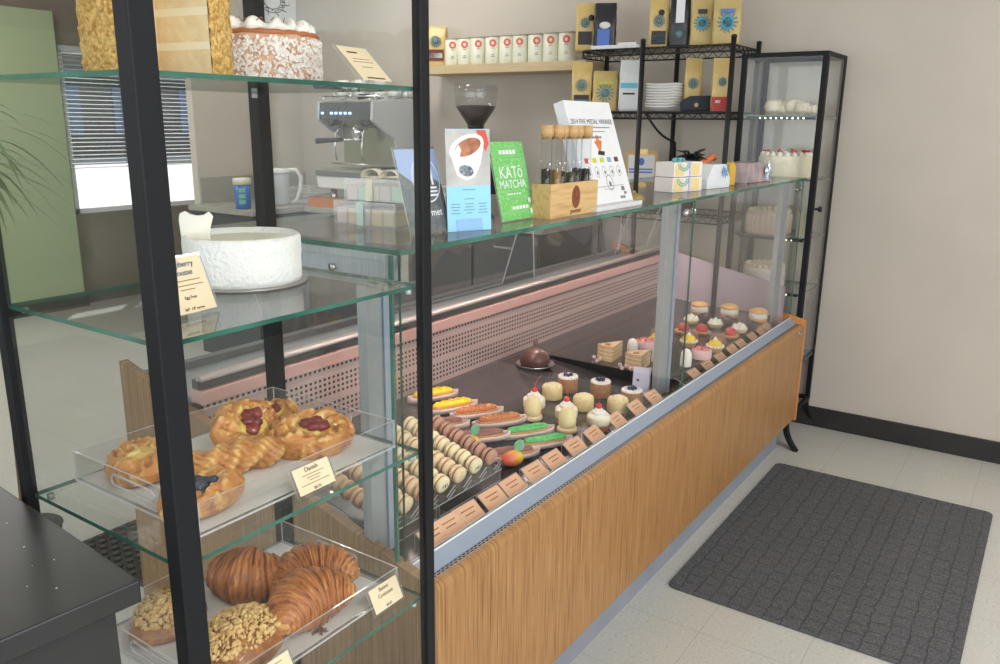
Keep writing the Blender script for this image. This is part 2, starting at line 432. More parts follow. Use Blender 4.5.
g.build('toe_kick', mat('grey_laminate_kick', srgb(132, 138, 148), .4, c2=srgb(142, 147, 156), scale=4), case, W=True)
def _shade_wood(t):
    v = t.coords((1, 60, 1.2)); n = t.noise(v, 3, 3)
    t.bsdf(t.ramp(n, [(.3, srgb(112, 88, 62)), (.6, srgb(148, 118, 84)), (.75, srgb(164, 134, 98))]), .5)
SHADEZEB = pattern('shaded_zebrano_veneer', _shade_wood)  # darker copy of the zebra wood, shade and glass haze mixed into the colour
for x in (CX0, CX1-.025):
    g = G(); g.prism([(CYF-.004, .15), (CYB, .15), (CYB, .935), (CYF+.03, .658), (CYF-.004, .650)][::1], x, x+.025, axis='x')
    g.build('end_panel', OAKEND if x > 2 else SHADEZEB, case, bev=.0015, W=True)
# body behind / under the deck
g = G(); g.box(CX0+.026, CYF+.0225, .17, CX1-.026, CYF+.0255, .6); g.box(CX0+.026, 1.90, .12, CX1-.026, 1.93, .90); g.box(CX0+.026, CYF+.04, .12, CX1-.026, 1.9, .14)
g.build('carcass', mat('grey_steel_carcass', srgb(120, 122, 124), .45, .4), case, W=True)
def _grille(t):
    s = t.n('ShaderNodeSeparateXYZ'); t.l(t.coords(), s.inputs[0])
    v = t.math('FLOOR', t.math('DIVIDE', s.outputs[1], .0062))
    f = t.math('FRACT', t.math('ADD', t.math('DIVIDE', s.outputs[0], .0145), t.math('MULTIPLY', v, .5)))
    w = t.math('FRACT', t.math('DIVIDE', s.outputs[1], .0062))
    h = t.math('MULTIPLY', t.math('LESS_THAN', f, .82), t.math('MULTIPLY', t.math('GREATER_THAN', w, .12), t.math('LESS_THAN', w, .88)))
    t.bsdf(t.mix(h, srgb(168, 168, 162), srgb(5, 5, 5)), .5)
g = G(); g.box(CX0+.026, CYF+.0222, ZW-.006, CX1-.026, CYF+.0355, ZW-.0005); g.build('vent_grille', pattern('slotted_vent', _grille), case, W=True)
g = G(); g.prism([(CYF+.0356, ZW-.004), (CYF+.036, ZW+.002), (CYF+.050, ZW+.011), (CYF+.066, ZW+.0225), (CYF+.078, ZW+.0228), (CYF+.078, ZW-.02), (CYF+.0356, ZW-.02)][::-1], CX0+.026, CX1-.026, axis='x')
g.build('front_profile', ALUB, case, W=True)
g = G(); g.box(CX0+.026, CYF+.0655, ZW+.0226, CX1-.026, CYF+.0675, ZW+.0262); g.build('white_seal', mat('white_seal_strip', srgb(235, 232, 228), .4), case, W=True)
# glass
GY = 1.0045
ZG0, ZG1 = ZW+.0232, 1.30
jx = on_y(693.5, 202, GY).x
for xa, xb in ((CX0+.018, jx-.001), (jx+.001, CX1-.012)):
    g = G(); g.slab(xa, GY-.006, ZG0, xb, GY, ZG1); g.build('front_glass', [GLASS, GEDGE], case, W=True)
g = G(); g.slab(CX0+.01, GY-.012, ZG1+.001, CX1-.004, 1.56, ZG1+.011); g.build('top_glass', [GLASS, GEDGE], case, W=True)
for x in (CX0+.006, CX1-.012):
    g = G(); g.prism([(GY+.002, ZG0+.015), (GY+.002, ZG1), (1.55, ZG1), (1.76, .90)][::-1], x, x+.006, m=0, axis='x'); g.build('end_glass', [GLASS], case, W=True)
g = G(); g.box(CX0+.004, GY+.004, ZG0+.01, CX0+.010, GY+.012, ZG1); g.build('glass_edge', GEDGE, case, W=True)
# uprights, beam and brackets
def upright(x, y, w, d, z0, z1, lip=True):
    g = G(); g.box(x, y+.006, z0, x+w, y+d, z1); g.box(x+w*.80, y, z0, x+w+.004, y+.0055, z1, 1)
    g.build('upright', [ALU, ALUB], case, bev=.001, W=True)
ua = on_y(372, 440, 1.075); ub = on_y(391, 440, 1.075)
upright(ua.x, 1.075, ub.x-ua.x, .03, .655, 1.235)
ma = on_y(671, 205, 1.05); mb = on_y(681, 205, 1.05)
upright(ma.x, 1.05, mb.x-ma.x, .03, .63, ZG1)
fa = on_y(786, 195, 1.04); upright(fa.x-.02, 1.04, .07, .03, .63, ZG1)
g = G(); g.box(CX0+.014, GY+.03, 1.24, CX0+.05, 1.55, 1.298); g.box(CX0+.012, GY+.03, 1.236, CX0+.056, 1.55, 1.24); g.box(CX0+.012, GY+.03, 1.285, CX0+.0135, 1.55, 1.298)
g.build('top_beam', ALU, case, W=True, bev=.002)
g = G(); g.cyl((CX0+.008, 1.17, 1.262), (CX0+.014, 1.17, 1.262), .008, n=12); g.build('beam_bolt', CHROME, case, W=True)
g = G(); g.box(CX0+.03, GY+.002, 1.235, CX0+.05, GY+.024, 1.298); g.cyl((CX0+.04, GY+.012, 1.235), (CX0+.085, GY+.012, 1.235), .007, n=10); g.build('glass_clamp', CHROME, case, W=True)
for x in (jx, CX1-.04):
    g = G(); g.cyl((x-.05, GY+.008, 1.262), (x+.05, GY+.008, 1.262), .006, n=10); g.cyl((x-.03, GY+.001, 1.262), (x-.03, GY+.014, 1.262), .012, n=12); g.cyl((x+.03, GY+.001, 1.262), (x+.03, GY+.014, 1.262), .012, n=12)
    g.build('glass_clamp', CHROME, case, W=True)
# deck
DECK = mat('black_gloss_deck', srgb(60, 56, 58), .14, c2=srgb(68, 63, 65), scale=6)
g = G(); y1 = 1.70
g.add([(CX0+.026, CYF+.08, deck_z(CYF+.08)-.001), (CX1-.026, CYF+.08, deck_z(CYF+.08)-.001), (CX1-.026, y1, deck_z(y1)-.001), (CX0+.026, y1, deck_z(y1)-.001),
       (CX0+.026, CYF+.08, deck_z(CYF+.08)-.02), (CX1-.026, CYF+.08, deck_z(CYF+.08)-.02), (CX1-.026, y1, deck_z(y1)-.02), (CX0+.026, y1, deck_z(y1)-.02)],
      [(0,1,2,3), (7,6,5,4), (4,5,1,0), (5,6,2,1), (6,7,3,2), (7,4,0,3)])
g.build('deck', DECK, case, W=True)
def _perf(t):
    s = t.n('ShaderNodeSeparateXYZ'); t.l(t.coords(), s.inputs[0])
    fx = t.math('FRACT', t.math('DIVIDE', s.outputs[0], .0175)); fz = t.math('FRACT', t.math('DIVIDE', s.outputs[2], .0155))
    h = t.math('MULTIPLY', t.math('MULTIPLY', t.math('GREATER_THAN', fx, .25), t.math('LESS_THAN', fx, .75)), t.math('MULTIPLY', t.math('GREATER_THAN', fz, .25), t.math('LESS_THAN', fz, .75)))
    q = t.math('FRACT', t.math('DIVIDE', s.outputs[2], .0775)); h = t.math('MULTIPLY', h, t.math('LESS_THAN', q, .81))
    t.bsdf(t.mix(h, srgb(196, 170, 166), srgb(22, 20, 22)), .35, .25)
g = G(); g.T = T((0, 1.655, 0)); g.box(CX0+.03, 0, deck_z(1.655)-.003, CX1-.03, .006, .868); g.build('perforated_back', pattern('perforated_steel', _perf), case, W=True)
PINK = mat('pink_lit_steel', srgb(214, 172, 166), .3, .3)  # pink gleam of the case lamp is put into this steel colour
g = G(); g.box(CX0+.03, 1.648, .866, CX1-.03, 1.70, .902); g.build('back_ledge', PINK, case, W=True, bev=.003)
g = G(); g.box(CX0+.03, 1.665, .903, CX1-.03, 1.69, .926); g.build('rail_channel', mat('dark_grey_rubber', srgb(70, 72, 74), .5), case, W=True)
g = G(); g.tube([(CX0+.03, 1.655, .932), (CX1-.06, 1.655, .932)], .0075, 12); g.box(CX0+.03, 1.658, .926, CX1-.06, 1.672, .938)
g.build('back_rail', mat('satin_pale_rail', srgb(205, 190, 186), .3, .4), case, W=True)
g = G(); g.box(CX0+.03, 1.70, .86, CX1-.03, 1.92, .88); g.build('rear_top', ALU, case, W=True)
# inner end wall, far end
g = G(); g.prism([(1.03, .62), (1.66, .68), (1.66, .93), (1.03, .80)][::1], CX1-.034, CX1-.027, axis='x'); g.build('inner_end_wall', mat('lilac_end_wall', srgb(186, 172, 182), .4), case, W=True)
# clear rear doors leaning in the back opening
for xa, xb, lean in ((1.2, 1.98, 0), (1.62, 2.52, .03), (2.50, 3.4, 0), (3.3, 3.82, .03)):
    g = G(); g.add([(xa+.2, 1.68+lean, .95), (xb, 1.68+lean, .95), (xb+.0, 1.57+lean, 1.29), (xa, 1.57+lean, 1.29), (xa+.2, 1.685+lean, .95), (xb, 1.685+lean, .95), (xb, 1.575+lean, 1.29), (xa, 1.575+lean, 1.29)],
                   [(0,1,2,3), (7,6,5,4), (0,4,5,1), (1,5,6,2), (2,6,7,3), (3,7,4,0)], [0,0,1,1,1,1]); g.build('rear_door', [ACR, AEDGE], case, W=True)
# rear lamp bar under the top edge
TUBE = mat('lamp_tube', srgb(255, 225, 215), .4, emis=srgb(255, 206, 190), estr=5)
g = G(); g.box(CX0+.06, 1.53, 1.274, CX1-.06, 1.552, 1.298); g.box(CX0+.06, 1.524, 1.252, CX1-.06, 1.530, 1.298); lb = g.build('lamp_housing', BLACK2, case, W=True)
g = G(); g.cyl((CX0+.1, 1.541, 1.266), (CX1-.1, 1.541, 1.266), .007, n=10); g.build('lamp_tube', TUBE, lb, W=True)
bd = on_y(797, 338, CYF-.001)
g = G(); g.lathe([(0, 0), (.018, 0), (.018, .003), (0, .004)], 16, (0, 0, 0), sx=1.5, sy=1); o = None
g2 = G(); g2.T = T((CX1-.075, CYF-.0005, .60)) @ RX(PI/2); g2.v = []; g2.lathe([(.012, 0), (.017, 0), (.017, .003), (.012, .003), (.012, 0)], 20, sx=1.5)
g2.box(-.012, -.003, 0, .012, .003, .003); g2.build('maker_badge', CHROME, case, W=True)
# ------------------------------------------------------------------ pastries in the case
CREAM = mat('whipped_cream', srgb(246, 240, 230), .5, sss=.15)
IVORY = mat('ivory_mousse', srgb(240, 226, 192), .5, c2=srgb(245, 233, 204), scale=60)
BROWNC = mat('brown_crust', srgb(146, 96, 58), .7, c2=srgb(172, 120, 76), scale=160, bump=.5, bscale=220)
CHOC = mat('dark_chocolate', srgb(62, 40, 36), .3, c2=srgb(76, 50, 44), scale=40)
MILKCH = mat('milk_chocolate', srgb(132, 86, 74), .32, c2=srgb(148, 98, 84), scale=40)
PAPER = mat('pale_pink_paper_case', srgb(232, 210, 204), .6)
BISC = mat('pale_biscuit', srgb(232, 205, 158), .6, c2=srgb(238, 214, 172), scale=80, bump=.2, bscale=150)
YELLOW = mat('yellow_glaze', srgb(240, 200, 20), .22, c2=srgb(248, 214, 50), scale=60)
GRNG = mat('green_glaze', srgb(64, 164, 84), .2, c2=srgb(96, 190, 110), scale=70)
REDG = mat('red_glaze', srgb(186, 36, 44), .15, c2=srgb(206, 60, 60), scale=40)
PINKG = mat('pink_glaze', srgb(226, 132, 136), .3, c2=srgb(232, 150, 150), scale=40)
CHERRY = mat('red_cherry', srgb(214, 40, 34), .15)
STEM = mat('cherry_stem', srgb(150, 60, 46), .5)
CARAM = mat('caramel_crumb', srgb(176, 92, 46), .5, c2=srgb(206, 128, 70), scale=200, bump=.4, bscale=200)
NUT = mat('chopped_nut', srgb(222, 176, 116), .6)
CHOUX = mat('choux_crust', srgb(190, 130, 74), .6, c2=srgb(206, 150, 92), scale=50)
LEAFM = mat('mint_green_leaf', srgb(128, 200, 164), .5)

def boat_fn(L, Wd, Hh, wall):
    def fn(u, v):
        x = (u-.5)*L; w = Wd/2*max(0, 1-abs(2*u-1)**2.6)**.75; a = (v-.5)*2
        return (x, w*math.sin(a*PI/2)*1.0 if abs(a) < 1 else w*(1 if a > 0 else -1), Hh*(abs(a)**2.0)*(.85-.15*abs(2*u-1)**2)+.006*abs(2*u-1)**6)
    return fn
def eclair(name, label, loc, rz, glaze, kind, group):
    r = thing(name, label, 'eclair', loc, rz, group)
    g = G(); g.grid(boat_fn(.176, .060, .026, 0), 18, 12); o = g.build('paper_case', PAPER, r)
    md = o.modifiers.new('t', 'SOLIDIFY'); md.thickness = .002
    def body(sx, sy, sz, z0, amp, cut):
        def fn(u, v):
            a = u*2*PI; t = (v-.5)*PI; e = math.copysign(abs(math.sin(t))**.75, t)
            x = e*sx; k = max(0, math.cos(t))**.55; n = amp*noise.noise(Vector((x*60, math.cos(a)*2, math.sin(a)*2+sz*90)))
            return (x, math.cos(a)*k*(sy+n), z0+math.sin(a)*k*(sz+n) if not cut else z0+max(-.004, math.sin(a)*k*(sz+n)))
        return fn
    g = G(); g.grid(body(.070, .0195, .013, .017, .002, False), 14, 16, True, flip=True); g.build('choux_body', CHOUX, r)
    g = G(); g.grid(body(.066, .0175, .011, .026, .003, True), 14, 18, True, flip=True); g.build('glaze', glaze, r)
    if kind == 'crumbs':
        g = G()
        for k in range(90):
            x = random.uniform(-.06, .06); y = random.uniform(-.013, .013); s = random.uniform(.0016, .0034)
            z = .026+.011*math.sqrt(max(0, 1-(x/.066)**2))*math.sqrt(max(0, 1-(y/.0185)**2))+.001
            g.ball((x, y, z), s, 3, 0 if random.random() < .7 else 1)
        tag(g.build('crumb_topping', [CARAM, NUT], r), kind='stuff')
    if kind == 'stripe':
        for q in range(2):
            g = G(); g.tube([(-.058+.116*k/16, .006*math.sin(k*1.9+q*2)+(-.006 if q else .006), .0385-.006*abs(k/8-1)**3) for k in range(17)], .0016, 5); g.build('piped_line', glaze, r)
    return r
def boat_at(px0, py0, px1, py1):
    a, b = on_z(px0, py0, .645), on_z(px1, py1, .645); c = (a+b)/2; d = b-a
    return (c.x, c.y, deck_z(c.y)+.001), math.atan2(d.y, d.x)
specs = [('yellow', 'yellow glazed eclair in a pale paper boat, rearmost of the pair', 405, 415, 461, 405, YELLOW, 'stripe'),
         ('yellow', 'yellow glazed eclair in a pale paper boat beside the sprinkled ones', 424, 424, 480, 413, YELLOW, 'stripe'),
         ('crumb', 'eclair topped with orange brown crumbs next to the yellow eclairs', 449, 426, 504, 418, CARAM, 'crumbs'),
         ('crumb', 'eclair topped with orange brown crumbs next to the green eclairs', 471, 432, 527, 424, CARAM, 'crumbs'),
         ('green', 'green glazed eclair in a paper boat beside the crumb topped eclair', 499, 440, 555, 431, GRNG, ''),
         ('green', 'green glazed eclair in a paper boat closest to the price cards', 516, 448, 573, 439, GRNG, ''),
         ('choc', 'chocolate eclair in a pink paper boat farthest from the price cards', 412, 437, 468, 433, MILKCH, ''),
         ('choc', 'chocolate eclair in a pink paper boat in the middle of its row of three', 452, 446, 509, 440, MILKCH, ''),
         ('choc', 'chocolate eclair in a pink paper boat behind the mango shaped cake', 481, 460, 538, 453, MILKCH, '')]
done = {}
for k, lab, a, b, c, d, gm, kd in specs:
    loc, rz = boat_at(a, b, c, d)
    if k == 'choc': loc = (loc[0], loc[1], loc[2]-.0)
    if k not in done: done[k] = eclair('eclair', lab, loc, rz, gm, kd, 'eclairs in paper boats')
    else: dup(done[k], lab, loc, rz)

# mango shaped mousse cakes
def _mango(t):
    s = t.n('ShaderNodeSeparateXYZ'); t.l(t.coords(), s.inputs[0])
    f = t.math('MULTIPLY_ADD', s.outputs[0], 16.0, .52)
    t.bsdf(t.ramp(f, [(.1, srgb(228, 92, 66)), (.5, srgb(240, 150, 84)), (.82, srgb(244, 206, 40))]), .35)
MANGO = pattern('mango_airbrush', _mango)
def mango():
    r = thing('mango_mousse_cake', 'mango shaped orange mousse cake with a mint leaf beside the price cards', 'cake', (0, 0, 0), 0, 'mango shaped mousse cakes')
    g = G(); g.ball((0, 0, .022), .03, 12, sc=(1.15, .85, .75)); g.build('mousse', MANGO, r)
    g = G()
    def leaf(u, v):
        w = .012*math.sin(PI*min(1, u*.98+.01))**.8
        return (.012+u*.020, (v-.5)*3.4*w, .036+u*.040-.006*u*u)
    g.grid(leaf, 10, 4); o = g.build('leaf', LEAFM, r); o.modifiers.new('t', 'SOLIDIFY').thickness = .0008
    g = G(); g.tube([(.016, 0, .04), (.024, 0, .042)], .0018, 6); g.build('stem', STEM, r)
    return r
mg = mango(); p = on_deck(512, 466); mg.location = (p.x, p.y, p.z); mg.rotation_euler = (0, 0, -.35)
p = on_deck(468, 450); dup(mg, 'mango shaped mousse cake half hidden behind the brown macarons', (p.x, p.y, p.z), -.35)
p = on_deck(430, 440); dup(mg, 'mango shaped mousse cake farthest back beside the yellow eclairs', (p.x, p.y, p.z), -.35)

# macarons standing on edge in clear notched trays
def macaron(label, c1, c2, fill, drz=None):
    r = thing('macaron', label, 'macaron', (0, 0, 0), 0)
    for sgn in (-1, 1):
        g = G(); pr = [(0, .0142), (.0155, .0138), (.0200, .0118), (.0215, .0088), (.0206, .0066), (.0224, .0052), (.0216, .0030), (.0, .0028)]
        g.lathe([(a, sgn*b) for a, b in (pr if sgn < 0 else pr)], 18, axis='y')
        o = g.build('shell', mat('macaron_'+c1[0], c1[1], .6, c2=c1[2], scale=80), r)
        if drz and sgn < 0:
            g = G(); g.tube([(-.011+.022*k/8, -.0146+.0006*abs(k-4)/2, .006*math.sin(k*2.1)) for k in range(9)], .0008, 5); g.build('drizzle', drz, r)
    g = G(); g.lathe([(0, -.003), (.0195, -.003), (.0203, 0), (.0195, .003), (0, .003)], 18, axis='y'); g.build('filling', fill, r)
    return r
FB = mat('chocolate_filling', srgb(96, 58, 48), .5); FC = mat('caramel_filling', srgb(206, 150, 96), .5); FT = mat('toffee_filling', srgb(190, 120, 76), .5)
KINDS = {'brown': macaron('chocolate brown macaron', ('brown', srgb(190, 142, 118), srgb(202, 156, 132)), None, FB),
         'cream': macaron('cream macaron', ('cream', srgb(240, 222, 178), srgb(246, 232, 196)), None, FC, BROWNINK),
         'tan': macaron('tan macaron', ('tan', srgb(234, 206, 164), srgb(240, 216, 178)), None, FT),
         'peach': macaron('peach macaron', ('peach', srgb(232, 194, 156), srgb(240, 206, 172)), None, FT)}
RIMW = ['', 'second', 'third', 'fourth', 'fifth', 'sixth', 'seventh']
rows = [(1.615, 'brown', 'chocolate brown', 'the row against the mango cakes', 6), (1.548, 'cream', 'drizzled cream', 'the row beside the brown macarons', 7), (1.481, 'tan', 'plain tan', 'the row beside the drizzled cream macarons', 7),
        (1.414, 'cream', 'drizzled cream', 'the row behind the black post', 7), (1.347, 'peach', 'pale peach', 'the row just past the case upright', 7), (1.28, 'tan', 'plain tan', 'the row behind the case upright', 7), (1.213, 'peach', 'pale peach', 'the row along the wooden end panel', 7)]
TS = .29
def tray_z(y): return .640+TS*(y-1)
for k, (x, kd, cname, where, n) in enumerate(rows):
    for i in range(n):
        y = 1.132+i*.0345
        pos = 'at the front end of ' if i == 0 else RIMW[i]+' from the front in '
        lab = cname+' macaron '+pos+where
        src = KINDS[kd]; loc = (x, y, tray_z(y)+.0245); rot = (math.atan(TS), 0, random.uniform(-.08, .08))
        if not src.get('used'):
            src['used'] = 1; src.location = loc; src.rotation_euler = rot; src['label'] = lab; src['group'] = 'macarons standing in the clear trays'
        else: dup(src, lab, loc, rot=rot, group='macarons standing in the clear trays')
for k in KINDS.values(): del k['used']
for xa, xb, lab in ((1.183, 1.379, 'clear acrylic notched tray of pale macarons by the near end panel'), (1.381, 1.645, 'clear acrylic notched tray of macarons beside the eclairs')):
    t = thing('macaron_tray', lab, 'tray', ((xa+xb)/2, 1.11, deck_z(1.11)), 0, 'macaron trays')
    n = round((xb-xa)/.067)
    for y, nm in ((1.112, 'front_plate'), (1.112+.0345*7+.002, 'rear_plate')):
        pts = [(xb, tray_z(y)-.012), (xa, tray_z(y)-.012)]
        for i in range(n):
            c = xa+(xb-xa)*(i+.5)/n; hw = (xb-xa)/n/2
            pts += [(c-hw, tray_z(y)+.018), (c, tray_z(y)-.001), (c+hw, tray_z(y)+.018)] if i == 0 else [(c, tray_z(y)-.001), (c+hw, tray_z(y)+.018)]
        # strip of the zigzag plate with bright cut edges
        g = G(); L = len(pts); top = pts[2:]
        for (a, b), (c, d) in zip(top, top[1:]):
            g.add([(a, y, b-.012), (c, y, d-.012), (c, y, d), (a, y, b), (a, y+.003, b-.012), (c, y+.003, d-.012), (c, y+.003, d), (a, y+.003, b)],
                  [(0,1,2,3), (7,6,5,4), (3,2,6,7), (1,0,4,5)], [0, 0, 1, 1])
        g.build(nm, [ACR, AEDGE], t, W=True, weld=.0002)
    ya, yb = 1.112, 1.112+.0345*7
    g = G(); g.add([(xa, ya, tray_z(ya)-.012), (xb, ya, tray_z(ya)-.012), (xb, yb, tray_z(yb)-.012), (xa, yb, tray_z(yb)-.012)] + [(xa, ya, tray_z(ya)-.009), (xb, ya, tray_z(ya)-.009), (xb, yb, tray_z(yb)-.009), (xa, yb, tray_z(yb)-.009)],
                   [(3,2,1,0), (4,5,6,7), (0,1,5,4), (1,2,6,5), (2,3,7,6), (3,0,4,7)], [0, 0, 1, 1, 1, 1]); g.build('tray_floor', [ACR, AEDGE], t, W=True)
    for nm, y in (('front_leg', ya), ('rear_leg', yb)):
        g = G(); g.slab(xa+.004, y, deck_z(y), xb-.004, y+.003, tray_z(y)-.0122); g.build(nm, [ACR, AEDGE], t, W=True)

# small round cakes
def place(root, px, py, z=None, rz=0):
    p = on_deck(px, py) if z is None else on_z(px, py, z); root.location = p; root.rotation_euler = (0, 0, rz); return root
def series(make, pts, z=None, sc=1):
    src = None
    for i, (px, py, lab, rz) in enumerate(pts):
        if src is None: src = make(); place(src, px, py, z, rz); src['label'] = lab; src.scale = (sc, sc, sc)
        else:
            p = on_deck(px, py) if z is None else on_z(px, py, z); dup(src, lab, p, rz)
    return src
def swirl(g, r, h, z, m=0, turns=3, c=(0, 0)):
    def fn(u, v):
        a = u*2*PI; t = v; rr = r*(1-t)**.75*(1+.10*math.sin(6*a+t*7))*(1-.0*t); zz = z+h*t+.003*math.sin(t*turns*2*PI)
        rr *= 1+.13*math.cos(t*turns*2*PI)
        return (c[0]+rr*math.cos(a), c[1]+rr*math.sin(a), zz)
    g.grid(fn, 20, 12, True, m)
def cherry_cake():
    r = thing('cherry_cheesecake', 'x', 'cake', group='cherry topped cheesecakes')
    g = G(); g.lathe([(0, 0), (.028, 0), (.029, .002), (.029, .013), (.028, .015), (0, .015)], 24); g.build('crust', mat('reddish_crust', srgb(150, 84, 64), .6, c2=srgb(166, 98, 74), scale=120), r)
    g = G(); g.lathe([(0, .0152), (.028, .0152), (.031, .018), (.0315, .038), (.030, .042), (0, .0425)], 24); g.build('cheesecake_body', IVORY, r)
    g = G(); swirl(g, .024, .022, .042); g.build('whipped_cream', CREAM, r)
    g = G(); g.ball((0, 0, .066), .0085, 8); c = g.build('cherry', CHERRY, r)
    g = G(); g.tube([(0, 0, .073), (.003, -.002, .085), (.012, -.006, .099), (.022, -.008, .103)], .0011, 6); g.build('cherry_stem', STEM, c)
    return r
series(cherry_cake, [(534, 412, 'cherry topped cheesecake behind the rear ivory dome pastry', 0), (566, 422, 'cherry topped cheesecake behind the ivory dome pastry next to the green eclairs', .5), (598, 429, 'cherry topped cheesecake closest to the price cards with nothing in front', 1.2)], sc=1.13)
def dome_pastry():
    r = thing('almond_dome_pastry', 'x', 'pastry', group='ivory dome pastries')
    g = G(); g.lathe([(0, 0), (.025, 0), (.0275, .003), (.0275, .010), (.025, .013), (0, .013)], 24); g.build('biscuit_base', BISC, r)
    g = G(); g.lathe([(0, .0132), (.021, .0132), (.0232, .022), (.0238, .034), (.022, .050), (.017, .061), (.009, .067), (0, .0685)], 24); g.build('dome', mat('speckled_ivory', srgb(238, 218, 164), .5, c2=srgb(226, 200, 140), scale=150, lo=.55, hi=.75), r)
    return r
series(dome_pastry, [(532.5, 419, 'ivory dome pastry on a round biscuit standing behind the green eclairs', 0), (567, 431, 'ivory dome pastry on a round biscuit closest to the price cards', .6)], sc=1.12)
def lattice_cake():
    r = thing('lattice_cheesecake', 'x', 'cake', group='pale lattice topped cakes')
    g = G(); g.lathe([(0, 0), (.029, 0), (.0305, .003), (.0305, .034), (.029, .037), (0, .037)], 26); g.build('body', mat('pale_sponge', srgb(236, 212, 158), .6, c2=srgb(228, 198, 138), scale=60), r)
    g = G()
    for k in range(-2, 3):
        w = math.sqrt(.027**2-(k*.0105)**2); g.tube([(-w, k*.0105, .0375), (0, k*.0105, .041), (w, k*.0105, .0375)], .0036, 6)
    for k in range(-2, 3):
        w = math.sqrt(.027**2-(k*.0105)**2); g.tube([(k*.0105, -w, .0385), (k*.0105, 0, .042), (k*.0105, w, .0385)], .0030, 6)
    g.build('cream_lattice', mat('buttercream', srgb(246, 228, 182), .5), r)
    return r
series(lattice_cake, [(552, 398, 'pale lattice topped cake behind the rear cherry cheesecake', .3), (583, 409, 'pale lattice topped cake in the middle of its row', .3), (617.5, 411, 'pale lattice topped cake closest to the price cards', .3)], sc=1.12)
def berry_cake():
    r = thing('berry_topped_cake', 'x', 'cake', group='brown cakes with berry tops')
    g = G(); g.lathe([(0, 0), (.030, 0), (.031, .003), (.032, .043), (.030, .046), (0, .046)], 26); g.build('body', BROWNC, r)
    g = G()
    for k in range(18):
        a = 2*PI*k/18; g.ball((.0265*math.cos(a), .0265*math.sin(a), .0475), .0055, 5)
    g.build('cream_border', CREAM, r)
    g = G(); g.lathe([(0, .0462), (.022, .0462), (.021, .050), (0, .052)], 18); g.build('cream_disc', CREAM, r)
    BB = mat('blueberry', srgb(58, 52, 96), .3)
    for k in range(5):
        a = 2*PI*k/5; g = G(); q = .0 if k == 0 else .010; g.ball((q*math.cos(a), q*math.sin(a), .055), .006, 6); g.build('blueberry', BB, r)
    return r
series(berry_cake, [(567.5, 391, 'brown nut sided cake with berries on cream nearest the dark dome cake', 0), (600, 396, 'brown nut sided cake with berries in the middle of its row', .7), (631, 405, 'brown nut sided cake with berries closest to the white card', 1.3)], sc=1.1)
# dark chocolate dome on a silver plate
p = on_z(538, 358, .68); p = Vector((2.46, 1.52, deck_z(1.52)))
t = thing('cake_plate', 'round silver rimmed plate under the dark bulb shaped cake', 'plate', p)
g = G(); g.lathe([(0, 0), (.055, 0), (.068, .008), (.071, .013), (.069, .013), (.054, .004), (0, .004)], 32); g.build('plate', STEEL, t)
t = thing('chocolate_bulb_cake', 'large dark chocolate bulb shaped cake with pinched tip on a plate', 'cake', p+Vector((0, 0, .0043)))
g = G(); g.lathe([(0, 0), (.048, 0), (.056, .012), (.054, .032), (.044, .050), (.026, .060), (.012, .066), (.008, .074), (.010, .080), (.007, .094), (0, .097)], 32, wob=lambda a, j: 1+.03*math.sin(3*a+j)); g.build('glazed_body', mat('brown_mirror_glaze', srgb(84, 56, 52), .2, c2=srgb(110, 78, 72), scale=12), t)
# raised black tray
RZ_ = .685
t = thing('display_riser', 'black raised tray carrying the far cakes inside the case', 'tray', (3.19, 1.3, deck_z(1.055)))
g = G(); g.prism([(1.055, deck_z(1.055)+.0005), (1.05, RZ_), (1.555, RZ_), (1.555, deck_z(1.55)+.001)], 2.585, 3.80, axis='x'); g.build('riser', mat('black_acrylic', srgb(30, 28, 29), .12), t, bev=.002, W=True)
RZ_ += .0005
def cake_slice():
    r = thing('cake_slice', 'x', 'cake slice', group='layered cake slices')
    tri = lambda s=1: [(-.055*s, 0), (.05*s, -.038*s), (.057*s, 0), (.05*s, .038*s)][::1]
    def wedge(z0, z1): return G().prism([(-.055, 0), (.05, -.036), (.056, 0), (.05, .036)], z0, z1)
    A = mat('golden_sponge', srgb(206, 168, 118), .7, c2=srgb(216, 182, 134), scale=120, bump=.3, bscale=150); B = mat('cream_layer', srgb(236, 220, 190), .5)
    z = 0
    for k in range(4):
        wedge(z, z+.0115).build('sponge_layer', A, r); z += .0116
        if k < 3: wedge(z, z+.003).build('cream_layer', B, r); z += .0031
    wedge(z, z+.003).build('icing', mat('beige_icing', srgb(216, 184, 140), .5), r)
    g = G(); g.lathe([(0, z+.003), (.012, z+.003), (.011, z+.006), (0, z+.007)], 14, (.034, 0, 0)); g.build('brown_dot', CARAM, r)
    return r
series(cake_slice, [(613, 358, 'layered beige cake slice on the raised tray, rear one of two', PI-.2), (641, 367, 'layered beige cake slice on the raised tray, front one of two', PI-.2)], RZ_)
def truffle():
    r = thing('truffle_ball', 'x', 'truffle', group='small pearl truffles by the cake slices')
    g = G(); g.ball((0, 0, .0078), .0078, 7); g.build('ball', mat('pearl_pink', srgb(226, 196, 184), .35), r)
    return r
tp = [(594, 359, 'first'), (600, 361, 'x'), (597, 362.5, 'x'), (620, 367, 'x'), (626, 368, 'x'), (622, 370, 'x'), (631, 371, 'x'), (650, 371.5, 'x'), (655, 373, 'x')]
lbs = ['pearl truffle at the rear edge of the raised tray beside the first slice', 'pearl truffle touching the front tip of the rear cake slice', 'pearl truffle lowest of the three beside the rear slice',
       'pearl truffle between the two cake slices, rearmost', 'pearl truffle nestled against the front cake slice', 'pearl truffle at the tray edge between the two slices', 'pearl truffle under the nose of the front slice', 'pearl truffle beside the white card, rear one', 'pearl truffle beside the white card, front one']
series(truffle, [(a, b, l, 0) for (a, b, _), l in zip(tp, lbs)], RZ_)
